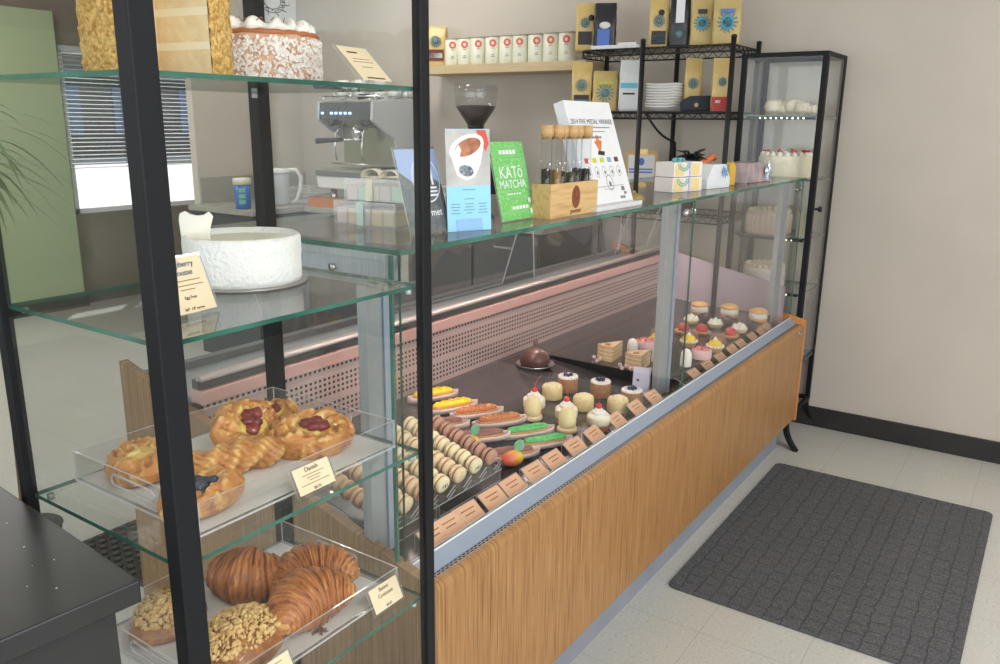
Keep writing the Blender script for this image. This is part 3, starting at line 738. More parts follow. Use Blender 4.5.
def tower():
    r = thing('white_tower_cake', 'x', 'cake', group='tall white bullet cakes')
    g = G(); g.lathe([(0, 0), (.019, 0), (.0205, .004), (.0205, .03), (.0185, .05), (.012, .062), (0, .067)], 20, wob=lambda a, j: 1+.03*math.sin(5*a+j*2)); g.build('meringue_body', CREAM, r)
    return r
series(tower, [(632, 355, 'tall white bullet shaped cake behind the layered slices', 0), (657, 362, 'tall white bullet shaped cake just left of the upright', 0), (685.5, 366, 'tall white bullet shaped cake beside the pink tart', 0)], RZ_)
def pink_tart():
    r = thing('pink_glazed_tart', 'x', 'tart', group='pink glazed tarts')
    g = G(); g.lathe([(0, 0), (.036, 0), (.038, .004), (.038, .032), (.036, .035), (0, .035)], 26); g.build('body', mat('pale_pink_mousse', srgb(232, 190, 190), .5), r)
    g = G(); g.lathe([(0, .0352), (.034, .0352), (.033, .039), (0, .040)], 26); g.build('glaze', PINKG, r)
    for k in range(4):
        a = k*PI/2+.4; g = G(); g.ball((.025*math.cos(a), .025*math.sin(a), .042), .005, 5); g.build('berry', REDG, r)
    return r
series(pink_tart, [(645, 349, 'pink glazed round tart behind the rear white tower cake', 0), (701, 358, 'pink glazed round tart beside the glass joint', 0)], RZ_)
def lemon_tart():
    r = thing('lemon_dome_tart', 'x', 'tart', group='yellow dome tarts')
    g = G(); g.lathe([(0, 0), (.026, 0), (.033, .018), (.033, .021), (0, .021)], 24); g.build('tart_shell', mat('golden_tart_shell', srgb(206, 160, 100), .6), r)
    g = G()
    for k in range(16):
        a = 2*PI*k/16; g.ball((.031*math.cos(a), .031*math.sin(a), .022), .0055, 5)
    g.build('cream_border', CREAM, r)
    g = G(); g.lathe([(0, .0212), (.028, .0212), (.027, .031), (.020, .041), (.010, .046), (0, .047)], 24); g.build('yellow_dome', YELLOW, r)
    g = G(); swirl(g, .007, .012, .046); g.build('cream_tip', CREAM, r)
    return r
series(lemon_tart, [(657, 344, 'yellow dome tart behind the white tower at the upright', 0), (688.5, 346, 'yellow dome tart behind the pink tart', 0), (714.5, 351, 'yellow dome tart closest to the price cards', 0)], RZ_)
def red_tart():
    r = thing('red_berry_tart', 'x', 'tart', group='red glazed dome tarts')
    g = G(); g.lathe([(0, 0), (.03, 0), (.037, .010), (.037, .013), (0, .013)], 24); g.build('tart_shell', CHOUX, r)
    g = G(); g.ball((0, 0, .022), .025, 10, sc=(1, 1, .92)); g.build('red_dome', REDG, r)
    return r
series(red_tart, [(683, 333, 'glossy red dome tart behind the rear yellow tart', 0), (701.5, 334, 'glossy red dome tart in the middle of its row', 0), (730, 337.5, 'glossy red dome tart closest to the price cards', 0)], RZ_)
def mousse_dome():
    r = thing('chocolate_mousse_dome', 'x', 'cake', group='brown mousse domes')
    g = G(); g.lathe([(0, 0), (.033, 0), (.035, .012), (.030, .027), (.017, .036), (0, .038)], 24); g.build('dome', MILKCH, r)
    return r
series(mousse_dome, [(659, 336, 'brown mousse dome behind the first yellow tart at the upright', 0), (690, 340, 'brown mousse dome between the yellow and red tarts, rear one', 0), (718, 343.5, 'brown mousse dome between the yellow and red tarts, front one', 0)], RZ_)
def rosette_tart():
    r = thing('cream_rosette_tart', 'x', 'tart', group='tarts topped with cream rosettes')
    g = G(); g.lathe([(0, 0), (.027, 0), (.034, .016), (.034, .019), (0, .019)], 24, wob=lambda a, j: 1+.04*math.sin(14*a)); g.build('tart_shell', BISC, r)
    for k in range(7):
        a = 2*PI*k/6; q = 0 if k == 6 else .020; g = G(); swirl(g, .012, .018, .018+(.008 if k == 6 else 0), c=(q*math.cos(a), q*math.sin(a))); g.build('cream_rosette', CREAM, r)
    return r
series(rosette_tart, [(691, 323, 'cream rosette tart at the glass joint, rear of its row', 0), (715, 327, 'cream rosette tart in the middle of its row', .3), (739, 332, 'cream rosette tart closest to the price cards', .6)], RZ_)
def choc_cup():
    r = thing('dark_chocolate_cup', 'x', 'chocolate', group='dark chocolate cups')
    g = G(); g.lathe([(0, 0), (.024, 0), (.028, .032), (.026, .034), (.022, .030), (0, .030)], 18); g.build('cup', CHOC, r)
    g = G(); g.ball((0, 0, .034), .015, 7, sc=(1, 1, .6)); g.build('filling', mat('blackberry_filling', srgb(70, 62, 80), .3), r)
    return r
series(choc_cup, [(704, 322, 'dark chocolate cup between the rear rosette tart and the cream bun', 0), (727, 325.5, 'dark chocolate cup beside the middle rosette tart', 0), (751, 329.5, 'dark chocolate cup beside the front rosette tart', 0)], RZ_)
def cream_bun():
    r = thing('cream_bun', 'x', 'bun', group='round buns filled with cream')
    g = G(); g.lathe([(0, 0), (.03, 0), (.038, .006), (.040, .014), (.036, .018), (0, .018)], 22, wob=lambda a, j: 1+.03*math.sin(3*a)); g.build('bottom_bun', CHOUX, r)
    g = G(); g.lathe([(0, .018), (.036, .018), (.0405, .024), (.037, .032), (.0395, .037), (.035, .042), (0, .042)], 28, wob=lambda a, j: 1+.05*math.sin(11*a)); g.build('cream_filling', CREAM, r)
    g = G(); g.lathe([(0, .042), (.036, .042), (.040, .047), (.036, .056), (.022, .063), (0, .066)], 22, wob=lambda a, j: 1+.03*math.sin(4*a+1)); g.build('top_bun', mat('golden_bun', srgb(222, 166, 96), .5, c2=srgb(232, 184, 120), scale=50), r)
    return r
series(cream_bun, [(699, 315, 'golden cream filled bun at the glass joint, rear of its row', 0), (729, 317.5, 'golden cream filled bun in the middle of its row', 0), (757.5, 322, 'golden cream filled bun closest to the far end of the case', 0)], RZ_)
# white folded card
p = on_deck(654, 396)
t = thing('folded_card', 'white folded card standing beside the case upright', 'card', (2.53, 1.125, deck_z(1.12)), .25)
g = G(); g.T = RX(-.12); g.box(-.002, -.035, 0, .0, .035, .075); g.T = Matrix.Identity(4); g.v = []; g.f = []; g.m = []; g.sm = []
g.prism([(-.018, 0), (-.016, 0), (.0005, .085), (.016, 0), (.018, 0), (.001, .09), (-.001, .09)], -.03, .03, axis='y')
g.build('card', mat('lavender_white_card', srgb(222, 216, 236), .5), t)
g = G(); g.T = T((-.0098, .012, .045)) @ RY(.185); g.box(-.0006, -.004, -.004, 0, .004, .004); g.build('print_mark', INK, t)

# price cards behind the front profile
CARD = mat('salmon_card', srgb(236, 186, 150), .6); LINEINK = mat('pale_brown_ink', srgb(150, 98, 66), .7)
def price_card():
    r = thing('price_card', 'x', 'price card', group='small price cards along the front of the case')
    a = math.radians(38)
    g = G(); g.T = T((0, -.022, .0)) @ RX(a); g.slab(-.036, 0, .0, .036, .062, .0015); g.T = Matrix.Identity(4); g.slab(-.036, .0265, 0.001, .036, .028, .0385); g.slab(-.036, -.022, 0, .036, .0265, .0012)
    g.build('acrylic_holder', [ACR, AEDGE], r)
    g = G(); g.T = T((0, -.022, .0016)) @ RX(a); g.box(-.035, .001, .0, .035, .060, .0008); g.build('card', CARD, r)
    for k, (w, y) in enumerate(((.03, .047), (.022, .037), (.0, 0), (.012, .012))):
        if w:
            g = G(); g.T = T((0, -.022, .0016)) @ RX(a); x0 = .0 if k < 3 else .012; g.box(x0-w*.7, y-.0012, .0008, x0+w*.7, y+.0012, .0011); g.build('printed_line', LINEINK, r)
    return r
nb = ['the tan macarons', 'the plain tan macaron row', 'the drizzled cream macaron row', 'the brown macarons', 'the mango cake', 'the chocolate eclair', 'the chocolate eclair tip', 'the front green eclair', 'the front ivory dome pastry', 'the front cherry cheesecake', 'the front lattice cake', 'the white folded card',
      'the far side of the upright', 'the tall white cake', 'the front pink tart', 'the front yellow tart', 'the front mousse dome', 'the front red tart', 'the front rosette tart', 'the front chocolate cup', 'the front cream bun']
tp = [(437, 540), (453, 528), (472, 516), (496, 500), (516, 486), (538, 470), (557, 462), (578, 448), (597, 434), (619.5, 422.5), (639, 410), (655.7, 400), (681, 385), (695, 375), (708.5, 366), (721, 358), (733, 350), (742, 343), (753, 337), (761.5, 331), (768, 326)]
src = None
for (px, py), w in zip(tp, nb):
    q = on_y(px, py, 1.034); loc = (q.x, 1.032, deck_z(1.032)+.0005); lab = 'salmon price card in a clear stand in front of '+w
    if src is None: src = price_card(); src.location = loc; src['label'] = lab; src.scale = (1.15, 1.15, 1.15)
    else: dup(src, lab, loc, random.uniform(-.06, .06) if px < 680 or px > 682 else .9)
# ------------------------------------------------------------------ near cabinet: trays and pastries
def clear_tray(label, loc):
    r = thing('clear_pastry_tray', label, 'tray', loc, 0, 'clear acrylic pastry trays')
    L, W_, Hh, t = .368, .292, .046, .003
    g = G(); g.slab(0, 0, 0, L, W_, t); g.build('tray_floor', [ACR, AEDGE], r)
    for nm, b in (('side_wall', (0, 0, t, L, t, Hh)), ('side_wall', (0, W_-t, t, L, W_, Hh)), ('end_wall', (0, t, t, t, W_-t, Hh)), ('end_wall', (L-t, t, t, L, W_-t, Hh))):
        g = G(); g.slab(*b); o = g.build(nm, [ACR, AEDGE], r)
        if nm == 'end_wall':
            xx = b[0]+t/2; g = G(); a, c, z0, z1 = W_/2-.05, W_/2+.05, .020, .036; pts = []
            for cy, cz, s in ((c-.008, z1-.008, 0), (a+.008, z1-.008, 1), (a+.008, z0+.008, 2), (c-.008, z0+.008, 3)):
                for k in range(4): q = s*PI/2+k*PI/6; pts.append((xx, cy+.008*math.cos(q), cz+.008*math.sin(q)))
            g.tube(pts, .0016, 5, closed=True); g.build('handle_slot_edge', AEDGE, o)
    g = G(); g.box(.006, .006, t+.0002, L-.006, W_-.006, t+.0008); g.build('paper_liner', mat('parchment', srgb(232, 230, 226), .7), r)
    return r
TZ3, TZ4 = SHELF_Z[2]+.0005, SHELF_Z[3]+.0005
TX, TY = .560, .836
t3 = clear_tray('clear acrylic tray of fruit danishes on the third shelf of the near cabinet', (TX, TY, TZ3))
t4 = dup(t3, 'clear acrylic tray of croissants and crumb buns on the lowest glass shelf', (TX, TY, TZ4))
def baked(name, dark, mid, pale, sc, st=(1, 1, 1), coat=.35):
    if name in MC: return MC[name]
    t = NT(name); v = t.coords(st); n = t.noise(v, sc, 4, .6); n2 = t.noise(t.coords(), 12, 2)
    at = t.n('ShaderNodeAttribute'); at.attribute_name = 'band'
    mixed = t.math('ADD', t.math('MULTIPLY', n, .55), t.math('MULTIPLY', at.outputs['Fac'], .45))
    c = t.ramp(mixed, [(.24, dark), (.42, mid), (.56, mid), (.74, pale)])
    c = t.mix(t.math('MULTIPLY', n2, .30), c, dark)
    t.bsdf(c, .42, spec=.5, coat=coat, bump=n, bstr=.55, bdist=.006); MC[name] = t.m; return t.m
DAN = baked('glazed_danish', srgb(150, 84, 34), srgb(206, 140, 66), srgb(238, 200, 124), 130, (1, 1, 2.0))
CRO = baked('croissant_crust', srgb(128, 66, 28), srgb(184, 112, 54), srgb(222, 166, 96), 150, (1.2, .5, .8), .15)
BUN = baked('bun_crust', srgb(150, 90, 40), srgb(200, 136, 68), srgb(222, 168, 100), 90)
CRUMB = mat('crumb_topping', srgb(206, 164, 96), .8, c2=srgb(226, 192, 132), scale=90, bump=.5, bscale=140)
CUST = mat('custard', srgb(236, 206, 110), .25)
BERRY = mat('dark_cherry', srgb(104, 34, 34), .2, c2=srgb(140, 56, 50), scale=60)
BLUEB = mat('blueberry_jam', srgb(44, 48, 66), .3, c2=srgb(62, 66, 84), scale=50)
def band(o, vals):
    at = o.data.attributes.new('band', 'FLOAT', 'POINT'); at.data.foreach_set('value', vals)
def danish(label, loc, rot, rx, ry, h, fills, cat='danish', kind='cherry'):
    r = thing('danish_pastry', label, cat, loc, rot=rot)
    pr = [(0, .78), (.30, .76), (.44, .86), (.58, .99), (.72, 1.0), (.88, .84), (1.0, .50), (.98, .2), (.84, .02), (0, .0)]
    sd = random.random()*9
    def fn(u, v):
        a = u*2*PI; q = v*(len(pr)-1); i = min(int(q), len(pr)-2); f = q-i; f = f*f*(3-2*f)
        t = pr[i][0]*(1-f)+pr[i+1][0]*f; z = pr[i][1]*(1-f)+pr[i+1][1]*f
        n = noise.noise(Vector((math.cos(a)*1.6, math.sin(a)*1.6, sd+t)))
        rid = .05*math.sin(9*a+t*9+sd)*(t > .35)
        w = 1+.10*n+.03*math.cos(2*a+sd)
        pw = Vector((t*math.cos(a)*4.2, t*math.sin(a)*4.2, sd))
        wr = noise.noise(pw*1.3); sp = math.sin(5*a+t*16+3*n+wr*5+sd)
        fl = (.028*sp+.10*wr)*(t > .30)
        bands.append(.50+.22*sp*(t > .35)-.3*max(0, t-.8)*2+.75*wr+(.30 if t < .52 else 0))
        return (rx*t*w*(1+.5*fl*(t > .8))*math.cos(a), ry*t*w*(1+.5*fl*(t > .8))*math.sin(a), h*(z*(1+.22*n+rid+fl*1.3)+.0))
    bands = []
    g = G(); g.grid(fn, 110, 48, True, flip=True); band(g.build('pastry', DAN, r), bands)
    g = G(); g.lathe([(.0, h*.90), (rx*.30, h*.89), (rx*.46, h*.80), (0, h*.6)][::-1], 20, sy=ry/rx, wob=lambda a, j: 1+.1*math.sin(3*a+sd)); g.build('filling', CUST if kind == 'cherry' else BLUEB, r)
    if kind == 'cherry':
        for dx, dy in fills:
            g = G(); g.ball((dx*rx, dy*ry, h*.96), .0105, 7, sc=(1.1, 1, .8), amp=.3); g.build('cherry', BERRY, r)
    else:
        for k in range(14):
            a = random.random()*6.28; q = random.uniform(0, .38)
            g = G(); g.ball((rx*q*math.cos(a), ry*q*math.sin(a), h*.90), .008, 6, amp=.2); g.build('blueberry', BLUEB, r)
    return r
b3 = TZ3+.004
def P3(x, y, dz=0): p = on_z(x, y, b3+dz); return (p.x, p.y, b3+dz)
danish('cherry danish leaning tilted at the back of the third shelf tray', (.775, 1.018, b3+.020), (.58, -.14, .4), .070, .056, .040, [(-.26, -.16), (.0, -.06), (.24, .1), (.05, .22), (-.1, .1)])
danish('cherry danish lying flat at the right end of the tray above its card', (.842, .934, b3+.004), (.22, -.05, -.5), .066, .052, .042, [(-.12, .1), (.1, .12), (.0, -.12), (.2, -.2)])
danish('plain golden danish half hidden behind the front left post', (.628, 1.06, b3), (-.1, 0, 1.0), .062, .050, .040, [])
danish('blueberry danish at the front of the third shelf tray', P3(203, 494, .018)[:2]+(b3,), (-.12, .0, .3), .064, .048, .036, [], kind='blue')
danish('small cherry danish poking up behind the right danish', (.876, 1.05, b3), (-.3, .0, 1.4), .044, .038, .036, [(0, 0)])
# braided stick
t = thing('braided_pastry', 'long flaky braided pastry between the two cherry danishes and the blueberry one', 'pastry', (.70, .955, b3), -.28)
g = G()
def braid(u, v):
    a = u*2*PI; s = (v-.5)*2; rr = .027*max(0, 1-abs(s)**4)**.5*(1+.13*math.sin(a*3+s*13)+.05*math.sin(a*7-s*30)+.08*noise.noise(Vector((s*9, math.cos(a)*3, math.sin(a)*3)))); bb.append(.5+.3*math.sin(a*3+s*13)+.25*math.sin(a*9-s*40))
    return (s*.082, .006*math.sin(s*5)+rr*math.cos(a), .024+rr*.85*math.sin(a))
bb = []; g.grid(braid, 56, 90, True, flip=True); band(g.build('pastry', DAN, t), bb)
t = thing('braided_pastry', 'plain flaky pastry piece standing behind the front left post of the near cabinet', 'pastry', (.660, 1.070, b3+.004), .9)
bb = []; g = G(); g.grid(braid, 28, 40, True, flip=True); g.T = Matrix.Scale(.62, 4); g.v = [tuple(Vector(p)*.62) for p in g.v]; g.build('pastry', DAN, t)
# croissants
def croissant(label, loc, rz, s=1, tilt=0, curl=1.0):
    r = thing('croissant', label, 'croissant', loc, rot=(tilt, 0, rz))
    N = 230; bands = []; sd = random.random()*5
    def fn(u, v):
        a = u*2*PI; t = v; k = (t-.5)*2
        th = k*curl; R = .062/curl*1.15
        cx, cy = R*math.sin(th), R*(math.cos(th)-1)
        rad = (.034*max(0, 1-abs(k)**2.0)**.8+.0065)*(1 if abs(k) < .995 else .02)
        seg = abs(k)*5.2; f = seg-math.floor(seg)
        rad *= 1.06-.13*f*(abs(k) > .08)
        # fine laminated ridges wrapped slightly aslant
        nz = noise.noise(Vector((k*9, math.cos(a)*2.2, math.sin(a)*2.2+sd)))
        ph = math.sin(k*74+1.6*math.cos(a)+nz*3.2); bands.append(.5+.30*ph-.32*f+.4*nz+(.35 if abs(k) > .86 else 0))
        rad *= 1+.020*ph+.05*noise.noise(Vector((k*4, math.cos(a), math.sin(a)+sd)))
        nx, ny = math.sin(th), math.cos(th)
        q = math.cos(a)*rad
        z = math.sin(a)*rad*.98
        return ((cx+nx*q)*s, (cy+ny*q)*s, (max(z, -rad*.72)+.0245+.006*(1-k*k))*s)
    g = G(); g.grid(fn, 44, N, True, flip=True); o = g.build('pastry', CRO, r); band(o, bands)
    return r
b4 = TZ4+.004
def P4(x, y, dz=.02): p = on_z(x, y, b4+dz); return (p.x, p.y, b4)
c = P4(246, 585, .03); croissant('rounded croissant at the rear left of the lower tray with a dark baked tip', (c[0]+.014, c[1]+.012, b4), 2.05, 1.14, curl=1.15)
c = P4(318, 573, .03); croissant('croissant at the rear right corner of the lower tray', (c[0]-.005, c[1]+.01, b4), -.55, 1.12, curl=.95)
c = P4(312, 604, .03); croissant('croissant in front at the right, its pale end pointing at the price card', (c[0], c[1]+.012, b4), -.10, 1.15, curl=.9)
def crumb_bun(label, loc, rz, rx, ry, h):
    r = thing('crumb_bun', label, 'bun', loc, rz, 'crumb topped buns')
    pr = [(.0, 1), (.35, .97), (.62, .82), (.85, .56), (.98, .28), (.95, .08), (.8, 0), (0, 0)]; sd = random.random()*9
    g = G(); g.lathe([(a*rx, b*h) for a, b in pr][::-1], 40, sy=ry/rx, wob=lambda a, j: 1+.05*math.sin(3*a+sd)+.03*math.sin(5*a)); g.build('bun', BUN, r, sub=1)
    g = G()
    for k in range(1100):
        a = random.random()*2*PI; q = math.sqrt(random.random())*.83; z = h*(1-.62*q**2.6)+.001
        s = random.choice((.0011, .0014, .0018, .0022, .0028, .0040))*random.uniform(.8, 1.2)
        g.ball((rx*q*math.cos(a), ry*q*math.sin(a), z), s, 4, amp=.5, freq=40)
    tag(g.build('crumb_topping', CRUMB, r), kind='stuff')
    return r
c = P4(168, 612); crumb_bun('crumb topped bun at the left end of the lower tray behind the post', c, .5, .072, .056, .046)
c = P4(238, 642); crumb_bun('large crumb topped bun at the front of the lower tray', (c[0], c[1], c[2]), .2, .084, .064, .060)
# loose flakes
t = thing('pastry_flake', 'loose brown croissant flake on the paper at the tray front', 'crumb', P4(322, 630, .0))
g = G()
for k in range(4):
    g.T = RZ(k*.9)@T((.004*k-.008, .002, .0007)); g.prism([(-.012, -.002), (.010, -.003), (.013, .002), (-.009, .003)], 0, .0012)
g.build('flake', CRO, t)

# ---- tall round cakes
def wobble_cake(r, name, prof, m, n=96, amp=.02, fr=40, a0=0, a1=2*PI, faces=None, zamp=None):
    """lathe with a noisy skin; may leave out a wedge"""
    g = G(); full = abs(a1-a0-2*PI) < 1e-6; L = len(prof)
    def fn(u, v):
        a = a0+(a1-a0)*u; j = v*(L-1); i = min(int(j), L-2); f = j-i
        rr = prof[i][0]*(1-f)+prof[i+1][0]*f; z = prof[i][1]*(1-f)+prof[i+1][1]*f
        d = Vector((rr*math.cos(a), rr*math.sin(a), z)); k = amp*noise.noise(d*fr)+amp*.6*noise.noise(d*fr*2.7)
        return (d.x*(1+k), d.y*(1+k), z+(zamp or amp)*.05*noise.noise(d*fr))
    g.grid(fn, n, 70, full, flip=True)
    return g
# golden crumb cake with a wedge cut out
S1, S2 = SHELF_Z[0]+.0005, SHELF_Z[1]+.0005
GC = Vector((.655, .975, S1)); t = thing('golden_crumb_cake', 'tall golden crumb coated cake with a wedge cut out on the top shelf', 'cake', GC)
prof = [(.086, .003), (.088, .02), (.088, .092), (.085, .106), (.076, .111), (.0, .112)]
ang = math.atan2(-GC.y, -GC.x)
a0, a1 = ang+.74, ang-.22+2*PI
g = wobble_cake(t, 'x', prof, None, 200, .045, 160, a0, a1)
g.build('crumb_coating', mat('golden_crumb', srgb(176, 128, 54), .9, c2=srgb(232, 194, 120), scale=190, bump=1, bscale=240, detail=4), t)
SP = mat('pale_sponge_cut', srgb(222, 196, 150), .8, c2=srgb(232, 208, 166), scale=60, bump=.3, bscale=100); CB = mat('pale_cream_band', srgb(238, 224, 194), .6)
for a, sg in ((a0, 1), (a1, -1)):
    d = Vector((math.cos(a), math.sin(a), 0)); nrm = Vector((-d.y, d.x, 0))*sg*.0008
    for z0, z1, mm in ((.003, .034, SP), (.034, .043, CB), (.043, .074, SP), (.074, .083, CB), (.083, .108, SP)):
        g = G(); p0, p1 = Vector((0, 0, 0))+nrm, d*.086+nrm
        g.add([(p0.x, p0.y, z0), (p1.x, p1.y, z0), (p1.x, p1.y, z1), (p0.x, p0.y, z1), (p0.x-nrm.x, p0.y-nrm.y, z0), (p1.x-nrm.x, p1.y-nrm.y, z0), (p1.x-nrm.x, p1.y-nrm.y, z1), (p0.x-nrm.x, p0.y-nrm.y, z1)],
              [(0,1,2,3), (7,6,5,4), (0,4,5,1), (1,5,6,2), (2,6,7,3), (3,7,4,0)]); g.build('cut_layer', mm, t)
# coconut flake cake with piped border
KC = Vector((.852, 1.012, S1)); t = thing('coconut_flake_cake', 'round cake coated in coconut flakes with wavy piped cream border on the top shelf', 'cake', KC)
g = wobble_cake(t, 'x', [(.082, .002), (.083, .02), (.083, .066), (.078, .071), (0, .072)], None, 90, .02, 70); g.build('sponge', mat('caramel_side', srgb(196, 146, 118), .8, c2=srgb(222, 182, 158), scale=90), t)
g = G(); FLK = mat('white_coconut_flake', srgb(240, 232, 224), .7)
for k in range(2400):
    a = random.random()*2*PI; z = random.uniform(.003, .063); s = random.uniform(.0012, .0036)
    g.T = RZ(a)@T((.0838, 0, z))@RY(random.uniform(-.5, .5))@RX(random.random()*6)@RZ(random.uniform(-.6, .6)); g.box(-.0007, -s, -s*.6, .0009, s, s*.6)
tag(g.build('coconut_flakes', FLK, t), kind='stuff')
g = G()
def ring(u, v):
    a = u*2*PI; b = v*2*PI; w = .5+.5*math.sin(a*15+math.sin(a*4))
    rr = .062+.012*math.cos(b)+.004*math.cos(a*15); z = .075+(.007+.006*w)*math.sin(b)+.004*w
    return (rr*math.cos(a), rr*math.sin(a), z)
g.grid(ring, 240, 10, True); g.build('piped_border', CREAM, t)
g = G(); g.tube([(.079*math.cos(2*PI*k/60), .079*math.sin(2*PI*k/60), .0695+.001*math.sin(k*2.2)) for k in range(60)], .0042, 7, closed=True); g.build('caramel_rim', mat('caramel', srgb(176, 104, 56), .4), t)
g = G()
for k in range(24):
    a = 2*PI*k/24; g.tube([(.072*math.cos(a), .072*math.sin(a), .085), (.062*math.cos(a+.1), .062*math.sin(a+.1), .0905), (.052*math.cos(a+.16), .052*math.sin(a+.16), .082)], .0007, 5)
g.build('chocolate_drizzle', BROWNC, t)
# white mousse cake on a silver board
WC = Vector((.800, 1.022, S2)); t = thing('cake_board', 'thin silver board under the white mousse cake', 'cake board', WC)
g = G(); g.lathe([(0, 0), (.094, 0), (.094, .0025), (0, .0025)], 48, wob=lambda a, j: 1+.012*math.sin(22*a)); g.build('board', mat('silver_foil_board', srgb(176, 172, 166), .3, .5), t)
t = thing('white_mousse_cake', 'round white coated mousse cake with a white chocolate piece on the second shelf', 'cake', WC+Vector((0, 0, .0028)))
g = wobble_cake(t, 'x', [(.084, 0), (.086, .004), (.0865, .05), (.086, .066), (.083, .070), (.079, .066), (.076, .061), (0, .060)], None, 100, .012, 60); g.build('coating', mat('white_coconut_coat', srgb(238, 236, 232), .7, bump=.8, bscale=160), t)
g = G(); g.lathe([(0, .0625), (.076, .0615), (.077, .060), (0, .058)][::-1], 48); g.build('ivory_top', mat('ivory_glaze', srgb(240, 234, 206), .3), t)
g = G(); g.T = T((-.045, .052, .060))@RZ(-.9)@RX(PI/2)
sh = [(-.02, 0), (.022, 0), (.024, .02), (.029, .036), (.023, .043), (.015, .038), (.006, .037), (-.004, .039), (-.012, .044), (-.02, .04), (-.022, .03), (-.021, .014)]
g.prism(sh, -.0018, .0018); g.build('white_chocolate_piece', mat('white_chocolate', srgb(244, 238, 226), .35), t, bev=.0012)

# ---- shelf price signs
CREAMCARD = mat('cream_card', srgb(236, 216, 180), .65)
def sign(name, label, cat, bl, br, tl, lines, th=.0016, card=CREAMCARD, m=.05, holder=True, ink=BROWNINK, group=None):
    bl, br, tl = Vector(bl), Vector(br), Vector(tl); X = (br-bl); Y = (tl-bl); w, h = X.length, Y.length; X.normalize(); Y = (Y-X*Y.dot(X)).normalized()
    r = thing(name, label, cat, (bl+br)/2, group=group); M = frame_m((0, 0, 0), X, Y)
    if holder:
        g = G(); g.T = M; g.slab(-w/2, 0, 0, w/2, h, .002); n = M.to_3x3()@Vector((0, 0, 1))
        g.build('acrylic_stand', [ACR, AEDGE], r)
    g = G(); g.T = M; k = w*m; g.box(-w/2+k, k*.8, .0022, w/2-k, h-k*.8, .0022+.0006); g.build('card', card, r)
    for body, y, s, ik in lines:
        if isinstance(body, str): text('lettering', body, s, ik, r, M@T((0, h*y, .0030)))
        else:
            g = G(); g.T = M; g.box(-w*body[0]/2+w*body[1], h*y-s/2, .0028, w*body[0]/2+w*body[1], h*y+s/2, .0031); g.build('printed_line', ik, r)
    return r, M, w, h
p0, p1 = on_z(171, 321, S2+.001), on_z(219, 309, S2+.001)
q = on_x(166, 264, p0.x+.0)
sign('cake_price_sign', 'cream card sign in front of the white mousse cake', 'price sign', p0, p1, (p0.x-.002, p0.y+.030, p0.z+.072),
     [('Raspberry', .84, .0105, NAVYINK), ('Mousse', .70, .0105, NAVYINK), ((.62, .0), .57, .0011, LINEINK), ((.7, .0), .49, .0011, LINEINK), ((.3, 0), .42, .0011, LINEINK), ('Egg Free', .29, .0055, BROWNINK), ('5/6"  / 8" serves', .10, .0048, BROWNINK)])
p0, p1 = on_z(386, 79, S1+.001), on_z(412, 81, S1+.001)
p0 = on_z(384, 78.5, S1+.001)
dr = Vector((.074, .0, 0)); sign('cake_price_sign', 'cream card sign leaning alone at the right end of the top shelf', 'price sign', Vector((.838, .800, S1+.001)), Vector((.908, .806, S1+.001)), (.836, .850, S1+.050),
     [((.3, -.12), .80, .003, BROWNINK), ((.5, 0), .62, .0009, LINEINK), ((.6, 0), .54, .0009, LINEINK), ((.35, 0), .40, .0009, LINEINK), ((.55, 0), .1, .0026, BROWNINK)])
a, b, c = on_z(302, 505, TZ3+.0), on_z(338, 487, TZ3), on_z(284, 481, TZ3+.036)
sign('pastry_price_sign', 'cream card reading Danish on the front of the danish tray', 'price sign', (.703, .815, TZ3+.001), (.777, .815, TZ3+.001), (.703, .8345, TZ3+.040),
     [('Danish', .80, .0090, BROWNINK), ((.55, 0), .63, .0010, LINEINK), ((.35, 0), .53, .0010, LINEINK), ((.25, 0), .44, .0010, LINEINK), ((.7, 0), .33, .0010, LINEINK), ('$4.75', .15, .0058, BROWNINK)])
sign('pastry_price_sign', 'cream card reading Butter Croissant on the front of the croissant tray', 'price sign', (.846, .815, TZ4+.001), (.918, .815, TZ4+.001), (.846, .8345, TZ4+.042),
     [('Butter', .78, .0088, BROWNINK), ('Croissant', .56, .0088, BROWNINK), ('$4.25', .16, .0058, BROWNINK)])
sign('pastry_price_sign', 'cream card low on the croissant tray in front of the crumb buns', 'price sign', (.612, .812, TZ4+.001), (.682, .812, TZ4+.001), (.612, .8315, TZ4+.036),
     [((.5, 0), .75, .0012, LINEINK), ((.6, 0), .5, .0012, LINEINK), ((.3, 0), .25, .0012, LINEINK)])

# ------------------------------------------------------------------ far cabinet goods
p = on_z(805, 116, SHELF_Z[0])
MER = mat('ivory_meringue', srgb(238, 228, 206), .6, c2=srgb(228, 214, 190), scale=60)
def rose(label, loc, s):
    r = thing('meringue_rose', label, 'meringue', loc, rz=random.random()*6, group='meringue roses on the far cabinet shelf'); g = G()
    g.ball((0, 0, .032*s), .030*s, 10, sc=(1, 1, 1), amp=.15); g.build('core', MER, r)
    for k in range(7):
        a = k*2.4; g = G(); rr = (.030+.0013*k)*s; tl = (k*1.3) % 1.0-.5
        def fn(u, v): 
            q = a+(u-.5)*1.7; el = -.75+(1.6+.3*tl)*v*(1-.22*(2*u-1)**2); R = rr*(1+.10*max(0, v-.7))
            return (R*math.cos(el)*math.cos(q), R*math.cos(el)*math.sin(q), .033*s+R*.95*math.sin(el))
        g.grid(fn, 8, 5); o = g.build('petal', MER, r); o.modifiers.new('t', 'SOLIDIFY').thickness = .004*s
    return r
